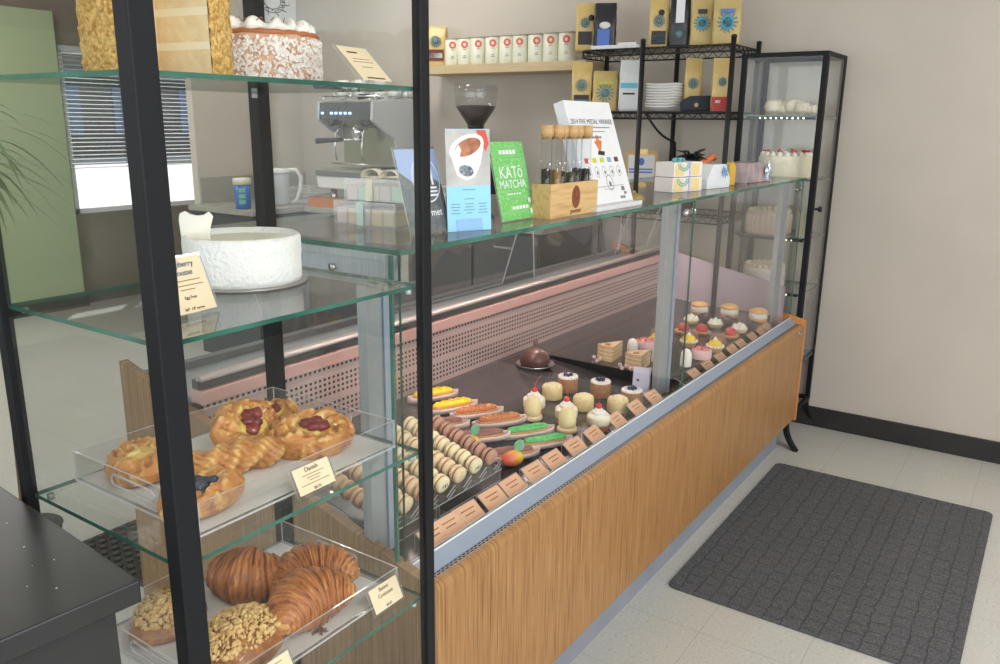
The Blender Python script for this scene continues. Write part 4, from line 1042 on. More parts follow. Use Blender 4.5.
for px, py, s, lab in ((772, 113, .95, 'ivory meringue rose at the left end of the far cabinet top shelf'), (789, 114, 1.0, 'ivory meringue rose standing in the middle of the far cabinet top shelf'), (800, 116, .82, 'ivory meringue rose lying lower at the right of the far cabinet top shelf'), (782, 116, .7, 'small ivory meringue rose tucked between the first two'), (808, 117, .66, 'smallest ivory meringue rose at the right post of the far cabinet')):
    q = on_x(px, py, FX0+.12); rose(lab, (FX0+.13+.02*random.random(), min(max(q.y, FY0+.07), FY1-.09), SHELF_Z[0]+.0005), s*1.25)
def round_cake(label, loc, r_, h, m, dots=None, stripes=None, rim=None):
    r = thing('round_cake', label, 'cake', loc)
    g = wobble_cake(r, 'x', [(r_*.98, 0), (r_, .004), (r_, h*.85), (r_*.97, h*.96), (r_*.9, h), (0, h)], None, 60, .015, 60); g.build('cake_body', m, r)
    if rim:
        g = G()
        for k in range(20): g.ball((r_*.86*math.cos(k*PI/10), r_*.86*math.sin(k*PI/10), h+.004), .013, 5)
        g.build('piped_border', rim, r)
    if stripes:
        for k in range(26):
            a = 2*PI*k/26; g = G(); g.tube([(r_*1.004*math.cos(a), r_*1.004*math.sin(a), .004), (r_*1.004*math.cos(a), r_*1.004*math.sin(a), h*.9)], .006, 5); g.build('piped_stripe', stripes, r)
    if dots:
        for k in range(10):
            a = 2*PI*k/10; g = G(); g.ball((r_*.8*math.cos(a), r_*.8*math.sin(a), h+.015), .010, 5); g.build('red_berry', dots, r)
    return r
FCX, FCY = (FX0+FX1)/2-.03, (FY0+FY1)/2
round_cake('cream cake dotted with red berries on the far cabinet second shelf', (FCX, FCY-.01, SHELF_Z[1]+.0005), .125, .105, mat('butter_cream_coat', srgb(240, 232, 204), .7, bump=.8, bscale=60), CHERRY, None, CREAM)
round_cake('pink striped cake on the far cabinet third shelf', (FCX, FCY+.045, SHELF_Z[2]+.0005), .105, .105, mat('pink_cream_coat', srgb(240, 212, 196), .6), None, mat('blush_stripe', srgb(246, 224, 206), .6), mat('ivory_crumb_rim', srgb(244, 230, 200), .6))
round_cake('plain white cake with flaked top on the far cabinet fourth shelf', (FCX, FCY+.045, .735+.0305), .10, .098, mat('white_cream_coat', srgb(242, 232, 224), .6), None, None, mat('ivory_crumb_rim', srgb(244, 230, 200), .6))
t = thing('cake_card', 'tall pale price card standing by the far cabinet post', 'card', (FX0+.06, FY0+.05, SHELF_Z[2]+.0005), .3)
g = G(); g.T = RY(-.15); g.box(-.001, -.03, 0, .001, .03, .12); g.build('card', mat('pale_yellow_card', srgb(232, 226, 200), .5), t)
t = thing('folded_paper_cone', 'white folded paper piece on the base of the far cabinet', 'paper', (FX1-.14, FY0+.07, SHELF_Z[4]+.0005), .5)
g = G(); g.add([(0, -.05, 0), (.08, 0, 0), (0, .05, 0), (.03, 0, .11), (.02, 0, 0)], [(0,1,3), (1,2,3), (2,0,3), (0,2,1)]); g.build('folded_sheet', WHITE, t)
# ------------------------------------------------------------------ things standing on the case's glass top
TG = ZG1+.0115
def rotv(v, a): return Vector((v[0]*math.cos(a)-v[1]*math.sin(a), v[0]*math.sin(a)+v[1]*math.cos(a), v[2]))
SLATE = mat('slate_print', srgb(86, 92, 96), .5, c2=srgb(112, 118, 116), scale=70); BLUEP = mat('hazy_blue_print', srgb(158, 176, 214), .5)
r, M, w, h = sign('tabletop_sign', 'dark slate and blue tabletop sign with a round white emblem by the black post', 'sign', (1.272, 1.091, TG), (1.40, 1.085, TG), (1.272, 1.143, TG+.178), [], card=SLATE, m=.02)
g = G(); g.T = M; g.add([(-w*.48, h*.97, .0029), (-w*.48, h*.72, .0029), (-w*.2, h*.60, .0029), (w*.15, h*.70, .0029), (w*.48, h*.55, .0029), (w*.48, h*.97, .0029)], [(0,1,2,3,4,5)]); g.build('printed_sky', BLUEP, r)
g = G(); g.T = M@T((w*.12, h*.62, .0032)); n = 30
for R0, R1 in ((.046, .049),):
    vs = []; fs = []
    for k in range(n):
        a = 2*PI*k/n; vs += [(R0*math.cos(a)*.85, R0*math.sin(a), 0), (R1*math.cos(a)*.85, R1*math.sin(a), 0)]
        fs.append((2*k, 2*k+1, (2*k+3) % (2*n), (2*k+2) % (2*n)))
    g.add(vs, fs)
for x, y0, y1 in ((-.018, -.012, .02), (0, -.012, .032), (.018, -.012, .02)): g.box(x-.003, y0, 0, x+.003, y1, .0003)
for y in (-.018, -.026, -.034): g.box(-.028, y-.002, 0, .028, y+.002, .0003)
g.box(-.022, .018, 0, .022, .022, .0003); g.build('emblem', WHITE, r)
text('lettering', 'gourmet', .022, WHITE, r, M@T((w*.05, h*.24, .0032)))
# coffee sign
SKYB = mat('sky_blue_print', srgb(150, 210, 236), .5); CUPW = mat('cup_print_white', srgb(232, 230, 228), .5); PGREY = mat('photo_grey_print', srgb(196, 194, 192), .5, c2=srgb(168, 164, 160), scale=14)
r, M, w, h = sign('tabletop_sign', 'tabletop sign with a coffee cup photo above a sky blue menu', 'sign', (1.381, 1.082, TG), (1.481, 1.039, TG), (1.381, 1.094, TG+.215), [], card=SKYB, m=.0)
def disc(g, cx, cy, rx, ry, z, a0=0, n=28, rot=0):
    g.add([(cx+rx*math.cos(2*PI*k/n)*math.cos(rot)-ry*math.sin(2*PI*k/n)*math.sin(rot), cy+rx*math.cos(2*PI*k/n)*math.sin(rot)+ry*math.sin(2*PI*k/n)*math.cos(rot), z) for k in range(n)], [list(range(n))])
g = G(); g.T = M; g.box(-w/2, h*.45, .0028, w/2, h*.995, .0031); o = g.build('printed_photo', PGREY, r)
g = G(); g.T = M; g.add([(w*.14, h*.995, .0032), (w*.48, h*.995, .0032), (w*.40, h*.80, .0032)], [(2,1,0)][:1]); 
g.v = []; g.f = []; g.m = []; g.sm = []; g.add([(w*.40, h*.78, .0032), (w*.48, h*.86, .0032), (w*.40, h*.99, .0032), (w*.18, h*.99, .0032)], [(0,1,2,3)]); g.build('printed_red_napkin', mat('red_print', srgb(200, 78, 62), .5), o)
g = G(); g.T = M; g.add([(-w*.42, h*.78, .0033), (-w*.26, h*.55, .0033), (-w*.06, h*.50, .0033), (w*.14, h*.53, .0033), (w*.28, h*.66, .0033), (w*.36, h*.86, .0033)], [(0,1,2,3,4,5)]); disc(g, -.004, h*.825, w*.41, h*.115, .00335, rot=.35); g.build('printed_cup', CUPW, o)
g = G(); g.T = M; disc(g, -.001, h*.825, w*.31, h*.080, .0036, rot=.35); g.build('printed_coffee', mat('coffee_print', srgb(142, 80, 48), .4, c2=srgb(196, 130, 84), scale=40), o)
g = G(); g.T = M; g.add([(-w*.32, h*.78, .0039), (-w*.20, h*.72, .0039), (-w*.16, h*.80, .0039), (-w*.22, h*.85, .0039)], [(0,1,2,3)]); g.build('printed_foam', CUPW, o)
g = G(); g.T = M; disc(g, -.006, h*.595, w*.17, h*.055, .0037, rot=-.2); g.build('printed_badge', mat('slate_badge', srgb(70, 84, 96), .5, c2=srgb(160, 172, 180), scale=120), o)
for y, ws in ((.41, (.3,)), (.32, (.22,)), (.27, (.2, .2, .2)), (.24, (.22, .18, .16)), (.21, (.16, .24, .2)), (.18, (.2, .12, .22))):
    for k, ww in enumerate(ws):
        x = 0 if len(ws) == 1 else (-.31+.31*k)*w; g = G(); g.T = M@T((x, h*y, .0029)); g.box(-w*ww/2, -.0007, 0, w*ww/2, .0007, .0003); g.build('printed_line', mat('slate_blue_ink', srgb(92, 128, 150), .6), r)
g = G(); g.T = M; g.slab(-w*.30, 0, .004, w*.28, h*.12, .0055); g.build('holder_front', [glass('blue_acrylic', (.78, .86, .96, 1), .05), AEDGE], r)
# matcha sign
def _matcha(t):
    v = t.coords(); d = t.n('ShaderNodeTexWave'); d.wave_type = 'RINGS'; t.l(v, d.inputs[0]); d.inputs['Scale'].default_value = 30; d.inputs['Distortion'].default_value = 16; d.inputs['Detail Scale'].default_value = 3
    t.bsdf(t.ramp(d.outputs[1], [(.82, srgb(104, 186, 96)), (.95, srgb(160, 214, 146))]), .5)
r, M, w, h = sign('tabletop_sign', 'leafy green tabletop sign reading KATO MATCHA', 'sign', (1.592, 1.086, TG), (1.738, 1.086, TG), (1.592, 1.130, TG+.186), [], card=pattern('matcha_print', _matcha), m=.015)
for body, x, y, s in (('KATō', .0, .60, .040), ('MATCHA', .0, .455, .0275)): text('lettering', body, s, WHITE, r, M@T((x, h*y, .0032)))
for x, y, ww, hh in ((0, .86, .5, .010), (.0, .335, .42, .003), (.12, .16, .5, .008), (.42, .24, .10, .011), (.44, .1, .10, .012)):
    g = G(); g.T = M@T((w*x, h*y, .0030)); n = 1 if ww < .2 else 5
    for k in range(n): g.box(w*ww*(-.5+k/n), -hh/2, 0, w*ww*(-.5+(k+.75)/n), hh/2, .0003)
    g.build('printed_mark', WHITE, r)
# tea tube rack
t = thing('tea_tube_rack', 'light wooden block box holding corked tea tubes, branded with an oval mark', 'box', (1.85, 1.062, TG))
g = G(); x0, x1, y0, y1, hh, th = 1.730, 1.974, 1.036, 1.090, .084, .008
g.box(x0, y0, TG, x1, y0+th, TG+hh); g.box(x0, y1-th, TG, x1, y1, TG+hh); g.box(x0, y0+th, TG, x0+th, y1-th, TG+hh); g.box(x1-th, y0+th, TG, x1, y1-th, TG+hh); g.box(x0+th, y0+th, TG, x1-th, y1-th, TG+.01)
g.build('wooden_box', LWOOD, t, W=True)
g = G(); g.T = T((1.857, y0-.0004, TG+.047))@RX(PI/2); disc(g, 0, 0, .0215, .029, 0); BRAND = mat('burnt_brand', srgb(104, 52, 30), .7, c2=srgb(140, 80, 48), scale=160); g.build('branded_oval', BRAND, t, W=True)
text('lettering', 'gourmet', .016, BRAND, t, T((.007, y0-1.062-.0006, .012))@RX(PI/2))
CORK = mat('cork', srgb(208, 172, 122), .8, c2=srgb(192, 152, 104), scale=160, bump=.4, bscale=200); TEA = [mat('black_tea', srgb(42, 36, 32), .9, bump=.9, bscale=300), mat('golden_tea', srgb(170, 134, 76), .9, c2=srgb(120, 92, 50), scale=300, bump=.9, bscale=300), mat('green_tea', srgb(74, 78, 52), .9, bump=.9, bscale=300)]
TUBEG = glass('tube_glass', (.95, .96, .97, 1), .05)
tx = [(1.756, 1.066, 0, .055), (1.792, 1.058, 1, .05), (1.830, 1.066, 0, .04), (1.864, 1.058, 2, .035), (1.908, 1.066, 0, .05), (1.944, 1.059, 0, .045)]
nm = ['first corked tea tube at the left end of the wooden box', 'corked tea tube with golden tea, second in the box', 'corked tube of dark tea, third from the left in the box', 'corked tube of greenish tea, fourth from the left in the box', 'corked tube of dark tea, second from the right end of the box', 'corked tube of dark tea at the right end nearest the white board']
for (x, y, k, lv), lab in zip(tx, nm):
    r = thing('tea_tube', lab, 'tube', (x, y, TG+.0105), 0, 'corked glass tea tubes')
    g = G(); g.lathe([(0, .0), (.010, .001), (.0137, .006), (.0137, .186)], 18); o = g.build('glass_tube', TUBEG, r); 
    g = G(); g.lathe([(0, .002), (.0118, .004), (.0118, .075+lv*.6), (0, .078+lv*.6)], 14); g.build('tea_leaves', TEA[k], r)
    g = G(); g.lathe([(0, .180), (.0125, .180), (.0130, .1865), (.0160, .187), (.0160, .214), (0, .214)], 16); g.build('cork', CORK, r)
# white award board
r, M, w, h = sign('award_board', 'large white leaning board headed FIVE MEDAL WINNER', 'sign', (1.965, 1.055, TG+.012), (2.232, 1.055, TG+.012), (1.965, 1.149, TG+.288), [], card=WHITE, m=0, holder=False)
g = G(); g.T = M; g.box(-w/2, 0, -.028, w/2, h, .0021); g.build('board_block', WHITE, r)
g = G(); g.T = T((0, 0, -.012)); g.box(-w/2-.01, -.03, 0, w/2+.004, .12, .0118); g.build('base_tray', mat('white_base', srgb(222, 222, 222), .4), r)
GREYINK = mat('grey_ink', srgb(110, 110, 112), .6)
text('lettering', '2014 FIVE MEDAL WINNER', .0205, GREYINK, r, M@T((.0, h*.80, .003)))
for x, y, ww, hh in ((0, .745, .74, .0035), (0, .705, .46, .0025), (.02, .648, .22, .006), (.05, .165, .62, .0015), (.02, .14, .24, .0015), (.33, .13, .09, .012), (.36, .085, .07, .008), (.28, .045, .12, .008)):
    g = G(); g.T = M@T((w*x, h*y, .0029)); n = max(1, int(ww*22))
    for k in range(n): g.box(w*ww*(-.5+k/n), -hh/2, 0, w*ww*(-.5+(k+.8)/n), hh/2, .0003)
    g.build('printed_line', GREYINK, r)
g = G(); g.T = M@T((w*.02, h*.565, .003)); disc(g, 0, .004, .014, .018, 0); g.add([(-.024, .012, 0), (-.008, -.006, 0), (-.008, .014, 0)], [(0,1,2)]); g.add([(.024, .014, 0), (.008, .016, 0), (.008, -.006, 0)], [(0,1,2)]); disc(g, 0, .022, .009, .009, .0001); g.build('printed_orange_figure', mat('orange_print', srgb(226, 130, 60), .5), r)
g = G(); g.T = M@T((w*.03, h*.50, .003)); g.add([(-.022, -.006, 0), (.016, -.010, 0), (.024, .002, 0), (-.012, .006, 0)], [(0,1,2,3)]); g.build('printed_dark_base', INK, r)
for k, c in enumerate(((196, 70, 70), (206, 204, 62), (196, 204, 70), (138, 172, 192), (96, 40, 40))):
    x = -.33+.165*k; g = G(); g.T = M@T((w*x, h*.425, .003)); g.box(-.012, -.007, 0, .012, .007, .0003); g.build('printed_square', mat('print_%d' % k, srgb(*c), .5), r)
    g = G(); g.T = M@T((w*x, h*.31, .003)); n = 16; vs = []
    for q in range(n): a = 2*PI*q/n; vs += [(.0115*math.cos(a), .0145*math.sin(a), 0), (.0130*math.cos(a), .0160*math.sin(a), 0)]
    g.add(vs, [(2*q, 2*q+1, (2*q+3) % (2*n), (2*q+2) % (2*n)) for q in range(n)]); disc(g, .002, -.002, .005, .006, 0, n=10); g.build('printed_ring', GREYINK, r)
g = G(); g.T = M@T((w*.06, h*.20, .003)); n = 20; vs = []
for q in range(n): a = 2*PI*q/n; vs += [(.017*math.cos(a), .021*math.sin(a), 0), (.0195*math.cos(a), .0235*math.sin(a), 0)]
g.add(vs, [(2*q, 2*q+1, (2*q+3) % (2*n), (2*q+2) % (2*n)) for q in range(n)]); disc(g, 0, -.004, .007, .008, 0, n=12); g.build('printed_ring', GREYINK, r)
# ribboned macaron boxes
CLEARB = glass('clear_box', (.96, .96, .95, 1), .05, haze=(.08, (.9, .9, .88, 1)))
PAST = [mat('pastel_'+n, srgb(*c), .6) for n, c in (('pink', (230, 204, 200)), ('orange', (240, 214, 170)), ('green', (190, 226, 190)), ('lilac', (214, 204, 208)), ('cream', (238, 224, 190)))]
def ribbon_box(label, loc, rz, L, D, hh, order, rib, bow=True, lid=True):
    r = thing('ribbon_gift_box', label, 'gift box', loc, rz)
    g = G(); g.slab(-D/2, -L/2, 0, D/2, L/2, .001); g.slab(-D/2, -L/2, .001, -D/2+.001, L/2, hh); g.slab(D/2-.001, -L/2, .001, D/2, L/2, hh); g.slab(-D/2, -L/2, .001, D/2, -L/2+.001, hh); g.slab(-D/2, L/2-.001, .001, D/2, L/2, hh); g.slab(-D/2, -L/2, hh, D/2, L/2, hh+.001); g.build('clear_lid', [CLEARB, AEDGE], r)
    n = len(order); s = (L-.008)/n
    for k, q in enumerate(order):
        y = -L/2+.004+s*(k+.5); g = G(); g.box(-D/2+.003, y-s*.46, .0012, D/2-.003, y+s*.46, hh*.72); g.build('pastel_slab', PAST[q], r, bev=.003)
    w = .010; y0 = L*.06
    g = G(); e = .0012; g.box(-D/2-e, y0-w, 0, -D/2-.0002, y0+w, hh+.002); g.box(D/2+.0002, y0-w, 0, D/2+e, y0+w, hh+.002); g.box(-D/2-e, y0-w, hh+.0012, D/2+e, y0+w, hh+.0022); g.build('ribbon', rib, r)
    if bow:
        for sg in (-1, 1):
            g = G()
            def lp(u, v):
                a = u*2*PI; return (-.002+.012*(v-.5)*2, y0+sg*(.026-.026*math.cos(a)), hh+.004+.016*max(-.1, math.sin(a))*(1)+.0)
            g.grid(lp, 18, 2, True); o = g.build('bow_loop', rib, r); o.modifiers.new('t', 'SOLIDIFY').thickness = .001
        g = G(); g.ball((0, y0, hh+.008), .009, 7); g.build('bow_knot', rib, r)
    return r
RIBW = mat('ivory_ribbon', srgb(240, 232, 206), .5); RIBT = mat('pale_teal_ribbon', srgb(200, 222, 212), .5)
ribbon_box('clear box of pastel macarons with pale ribbon, lower of the stack by the slate sign', (1.40, 1.300, TG), .08, .175, .10, .052, (4, 1, 3, 1, 0), RIBT, bow=False)
ribbon_box('clear box of pastel macarons with ivory bow, upper of the stack by the slate sign', (1.415, 1.285, TG+.0545), .08, .165, .10, .048, (2, 0, 4, 2, 0), RIBW)
ribbon_box('single pastel macaron box standing between the slate and coffee signs', (1.62, 1.25, TG), -.05, .12, .09, .075, (4, 0, 2), RIBW, bow=False)
WBOX = mat('white_card_box', srgb(236, 230, 224), .55); YB_ = mat('pale_yellow_band', srgb(240, 214, 150), .5); TEALB = mat('teal_arc', srgb(120, 190, 196), .4); LILB = mat('lilac_ribbon', srgb(196, 190, 226), .5)
def arc_box(label, loc, rz):
    r = thing('white_patterned_box', label, 'gift box', loc, rz, 'white boxes with teal arcs')
    g = G(); g.box(-.085, -.06, 0, .085, .02, .05); g.build('box', WBOX, r, bev=.0015)
    for a, b in ((-.078, -.028), (.02, .066)): g = G(); g.box(a, -.0612, .005, b, -.0602, .045); g.build('yellow_band', YB_, r)
    for R in (.018, .026):
        g = G(); g.tube([(-.03+R*1.3*math.cos(PI+PI*k/12), -.0615, .047+R*math.sin(PI+PI*k/12)) for k in range(13)], .0022, 5); g.build('teal_arc', TEALB, r)
    g = G(); g.box(.004, -.0622, 0, .012, -.0604, .0512); g.box(.004, -.0612, .0502, .012, .0205, .0512); g.build('ribbon', LILB, r)
    return r
gb = arc_box('white box with teal arcs, lower of the stacked pair on the case top', (2.80, 1.165, TG), -.25)
gb2 = dup(gb, 'white box with teal arcs, upper of the stacked pair on the case top', (2.805, 1.168, TG+.052), -.22)
g = G()
for sg in (-1, 1):
    def lp(u, v): a = u*2*PI; return (-.02+sg*(.014-.014*math.cos(a)), -.03+.008*(v-.5)*2, .053+.011*max(-.1, math.sin(a)))
    g.grid(lp, 14, 2, True)
o = g.build('bow', TEALB, gb2); o.modifiers.new('t', 'SOLIDIFY').thickness = .001
# white house shaped bag with blue star bow
t = thing('white_gift_bag', 'white slanted gift box with a pale blue star bow next to the stacked boxes', 'gift box', (3.02, 1.125, TG), -.15)
g = G(); g.prism([(-.085, 0), (.085, 0), (.085, .035), (.045, .088), (-.045, .088), (-.085, .035)], -.05, .05, axis='y'); g.build('box', mat('glossy_white_box', srgb(228, 232, 236), .25), t, bev=.002)
g = G(); BOWB = mat('pale_blue_foil', srgb(150, 184, 226), .2, .3)
for k in range(8):
    a = k*PI/4; g.T = T((.03, -.052, .062))@RY(a); g.add([(0, 0, -.006), (.03, -.008, 0), (0, 0, .006), (.0, -.012, 0)], [(0,1,3), (1,2,3), (2,1,0)])
g.build('star_bow', BOWB, t)
t = thing('yellow_gift_tag', 'mustard yellow sachet leaning between the white gift box and the silver box', 'sachet', (3.20, 1.10, TG), -.3)
g = G(); g.prism([(-.02, 0), (.02, 0), (.022, .07), (.005, .092), (-.018, .08)], -.012, .012, axis='y'); g.build('sachet', mat('mustard_foil', srgb(214, 172, 60), .35), t, bev=.003)
t = thing('silver_star_box', 'smoky grey faceted box with silver star bow, far end of the case top', 'gift box', (3.46, 1.115, TG), -.1)
g = G(); g.prism([(-.13, 0), (.13, 0), (.10, .06), (.02, .085), (-.10, .08)], -.05, .05, axis='y'); g.build('box', mat('smoky_box', srgb(150, 138, 142), .2, c2=srgb(196, 176, 176), scale=14), t, bev=.003)
g = G()
for k in range(8):
    a = k*PI/4+.2; g.T = T((.06, -.056, .045))@RY(a); g.add([(0, 0, -.009), (.042, -.010, 0), (0, 0, .009), (.0, -.016, 0)], [(0,1,3), (1,2,3), (2,1,0)])
g.build('star_bow', mat('silver_foil', srgb(206, 214, 230), .15, .6), t)
t = thing('black_tulle_bow', 'black spiky tulle bow with orange ribbon behind the white gift boxes', 'bow', (3.15, 1.24, TG))
g = G(); rr = random.Random(3)
for k in range(26):
    a = rr.random()*6.28; q = rr.uniform(.03, .075); z = rr.uniform(.07, .140)
    g.tube([(0, 0, .085), (q*.5*math.cos(a), q*.5*math.sin(a), (z+.1)/2+.01), (q*math.cos(a), q*math.sin(a), z)], [.006, .005, .001], 4)
g.lathe([(0, 0), (.05, 0), (.05, .08), (.03, .1), (0, .1)], 10); g.build('tulle', BLACK2, t)
g = G(); g.tube([(-.02, -.05, .085), (.03, -.06, .10), (.08, -.055, .11), (.11, -.05, .10)], .012, 6); g.build('orange_ribbon', mat('orange_ribbon', srgb(214, 116, 64), .5), t)
p = on_z(640, 201, TG)
t = thing('service_bell', 'small brass desk bell beside the white board', 'bell', (p.x, p.y+.02, TG))
g = G(); g.lathe([(0, 0), (.034, 0), (.034, .004), (.030, .006), (.028, .012), (.020, .020), (.008, .024), (.004, .025), (.004, .03), (0, .031)], 22); g.build('bell', mat('brass', srgb(206, 180, 120), .25, .8), t)

# ------------------------------------------------------------------ staff side: counters and machines
CTOP = mat('grey_stone_counter', srgb(150, 148, 140), .4, c2=srgb(162, 160, 152), scale=40); CFRONT = mat('charcoal_cabinet_front', srgb(74, 76, 80), .5)
def counter(label, x0, y0, x1, y1, z, doors):
    r = thing('counter', label, 'counter', ((x0+x1)/2, (y0+y1)/2, 0))
    g = G(); g.box(x0, y0, z-.035, x1, y1, z); g.build('worktop', CTOP, r, W=True, bev=.003)
    g = G(); g.box(x0+.03, y0+.03, .0, x1-.002, y1-.002, z-.036); g.build('body', CFRONT, r, W=True)
    for d in doors:
        g = G(); g.box(*d); o = g.build('door', CFRONT, r, W=True, bev=.002)
        g = G(); a = d; 
        if a[3]-a[0] > a[4]-a[1]: g.box((a[0]+a[3])/2-.06, a[1]-.02, z-.13, (a[0]+a[3])/2+.06, a[1]-.008, z-.118)
        else: g.box(a[0]-.02, (a[1]+a[4])/2-.06, z-.13, a[0]-.008, (a[1]+a[4])/2+.06, z-.118)
        g.build('handle', STEEL, o, W=True)
    return r
CZ = 1.0
counter('grey topped staff counter along the back wall under the jug', 3.29, 4.09, 4.318, YB-.021, CZ, [(3.33+.48*k, 4.104, .1, 3.33+.48*k+.46, 4.119, .95) for k in range(2)])
counter('grey topped staff counter along the end wall under the espresso machine', 3.70, 2.26, 4.318, 4.085, CZ, [(3.714, 2.3+.44*k, .1, 3.729, 2.3+.44*k+.42, .95) for k in range(4)])
# espresso machine, front facing the camera side
MX, MY0, MY1 = 3.80, 3.545, 3.985
em = thing('espresso_machine', 'white and steel espresso machine with a black portafilter under stacked cups', 'espresso machine', (MX+.24, (MY0+MY1)/2, CZ))
MW = mat('machine_pale_grey', srgb(186, 186, 184), .35); MWH = mat('machine_white', srgb(224, 222, 214), .35)
prof = [(MX-.02, 1.655), (MX-.03, 1.545), (MX+.06, 1.49), (MX+.18, 1.43), (MX+.20, 1.26), (MX+.46, 1.26), (MX+.46, 1.67), (MX+.1, 1.672)]
for y in (MY0-.02, MY1): g = G(); g.prism([(a, z) for a, z in prof], y, y+.02, axis='y'); g.build('side_panel', MW, em, W=True, bev=.004)
g = G(); g.box(MX+.20, MY0, 1.26, MX+.46, MY1, 1.665); g.prism([(MX-.01, 1.65), (MX-.02, 1.55), (MX+.2, 1.50), (MX+.2, 1.65)], MY0, MY1, axis='y'); g.build('body', STEEL, em, W=True)
g = G(); g.prism([(MX-.014, 1.652), (MX-.026, 1.552), (MX-.018, 1.55), (MX-.006, 1.652)], MY0, MY1, axis='y'); g.build('control_panel', mat('dark_panel', srgb(92, 92, 92), .25, .4), em, W=True)
for k in range(6):
    y = MY0+.17+.04*k+(.04 if k == 5 else 0); g = G(); g.box(MX-.0285, y-.009, 1.580, MX-.022, y+.009, 1.594); g.build('button', mat('blue_led', srgb(170, 200, 255), .3, emis=srgb(150, 185, 255), estr=2.5), em, W=True)
g = G(); g.box(MX+.185, MY0, 1.27, MX+.199, MY1, 1.5); g.build('splash_panel', mat('polished_steel', srgb(176, 166, 152), .18, .8), em, W=True)
g = G(); g.box(MX-.06, MY0-.02, 1.20, MX+.46, MY1+.02, 1.235); g.build('drip_tray', mat('grey_tray', srgb(120, 118, 114), .35, .4), em, W=True, bev=.004)
g = G(); g.prism([(MY0-.01, 1.12), (MY1+.01, 1.12), (MY1+.025, 1.17), (MY1+.025, 1.199), (MY0-.025, 1.199), (MY0-.025, 1.17)][::1], MX-.05, MX+.46, axis='x'); g.build('base', MWH, em, W=True, bev=.008)
for x in (MX+.02, MX+.40):
    for y in (MY0+.06, MY1-.06): g = G(); g.cyl((x, y, CZ+.0005), (x, y, 1.125), .022, n=12); g.build('foot', STEEL, em, W=True)
y = MY0+.20; g = G(); g.lathe([(0, 1.44), (.034, 1.44), (.038, 1.47), (.038, 1.52), (0, 1.52)], 18, (MX+.07, y, 0)); g.build('group_head', CHROME, em, W=True)
g = G(); g.lathe([(0, 1.415), (.03, 1.415), (.033, 1.44), (0, 1.44)], 18, (MX+.07, y, 0)); g.cyl((MX+.07, y, 1.428), (MX-.01, y+.07, 1.425), .009); o = g.build('portafilter', CHROME, em, W=True)
g = G(); g.tube([(MX+.0, y+.06, 1.426), (MX-.06, y+.13, 1.422), (MX-.11, y+.19, 1.416)], [.012, .016, .018], 10); g.build('portafilter_handle', BLACK2, o, W=True)
for yy in (MY0+.06, MY0+.29): g = G(); g.tube([(MX+.02, yy, 1.51), (MX-.02, yy+.01, 1.47), (MX-.03, yy+.015, 1.38), (MX-.015, yy+.02, 1.30)], .006, 8); g.build('steam_wand', CHROME, em, W=True)
for yy in (MY0+.04, MY0+.34): g = G(); g.cyl((MX+.05, yy, 1.535), (MX-.035, yy, 1.52), .016, n=10); g.build('steam_knob', BLACK2, em, W=True)
for yy in (MY0+.10, MY0+.36): g = G(); g.lathe([(0, 0), (.03, 0), (.028, .006), (0, .006)], 18, (yy, 1.36, MX+.184), axis='x'); g.build('gauge', mat('gauge_face', srgb(206, 200, 190), .2), em) if False else None
g = G(); g.tube([(MX-.03, MY0+.02, 1.28), (MX-.03, MY1-.1, 1.28)], .006, 8); g.box(MX-.04, MY0+.02, 1.2355, MX+.16, MY1-.02, 1.245); g.build('cup_grid', STEEL, em, W=True)
g = G(); g.tube([(MX+.02, MY0+.0, 1.69), (MX+.02, MY1, 1.69), (MX+.44, MY1, 1.69), (MX+.44, MY0, 1.69)], .005, 6, closed=True)
for a, b in ((MX+.02, MY0), (MX+.02, MY1), (MX+.44, MY0), (MX+.44, MY1)): g.cyl((a, b, 1.664), (a, b, 1.69), .004, n=6)
g.build('cup_rail', CHROME, em, W=True)
CUP = mat('white_china', srgb(236, 234, 230), .2)
def cup():
    r = thing('espresso_cup', 'x', 'cup', group='white cups on the espresso machine')
    g = G(); g.lathe([(0, 0), (.020, 0), (.022, .004), (.034, .030), (.039, .058), (.0365, .058), (.031, .030), (.018, .008), (0, .008)], 22); g.build('bowl', CUP, r)
    g = G(); g.tube([(.036, 0, .046), (.056, 0, .050), (.062, 0, .034), (.050, 0, .018), (.028, 0, .016)], .0048, 8); g.build('handle', CUP, r)
    return r
src = None
cz = 1.6727
for k, (dx, yy, z, lab) in enumerate(((.10, MY1-.09, cz, 'white cup lowest at the left end on the espresso machine'), (.10, MY1-.10, cz+.0585, 'white cup stacked upon the leftmost cup'), (.12, MY1-.22, cz, 'white cup lowest of the second stack on the espresso machine'), (.12, MY1-.23, cz+.0585, 'white cup on top of the second stack'),
                               (.22, MY1-.30, cz, 'white cup behind the dark spare portafilter'), (.22, MY1-.30, cz+.0585, 'white cup tilting atop the third stack'), (.26, MY0+.06, cz, 'white cup alone at the right of the espresso machine'), (.34, MY0+.03, cz, 'rightmost white cup at the rear of the espresso machine'))):
    loc = (MX+dx, yy, z)
    if src is None: src = cup(); src.location = loc; src.rotation_euler = (0, 0, PI*.6); src['label'] = lab
    else: dup(src, lab, loc, PI*.6+.3*random.random())
t = thing('spare_portafilter', 'dark handled spare portafilter lying on the espresso machine top', 'portafilter', (MX+.08, MY0+.10, cz))
g = G(); g.tube([(0, .09, .014), (.0, .0, .02)], [.017, .013], 10); g.build('handle', BLACK2, t)
g = G(); g.lathe([(0, 0), (.03, 0), (.034, .028), (0, .028)], 16, (0, -.05, 0)); g.cyl((0, -.02, .018), (0, .005, .02), .008); g.build('basket_holder', CHROME, t)
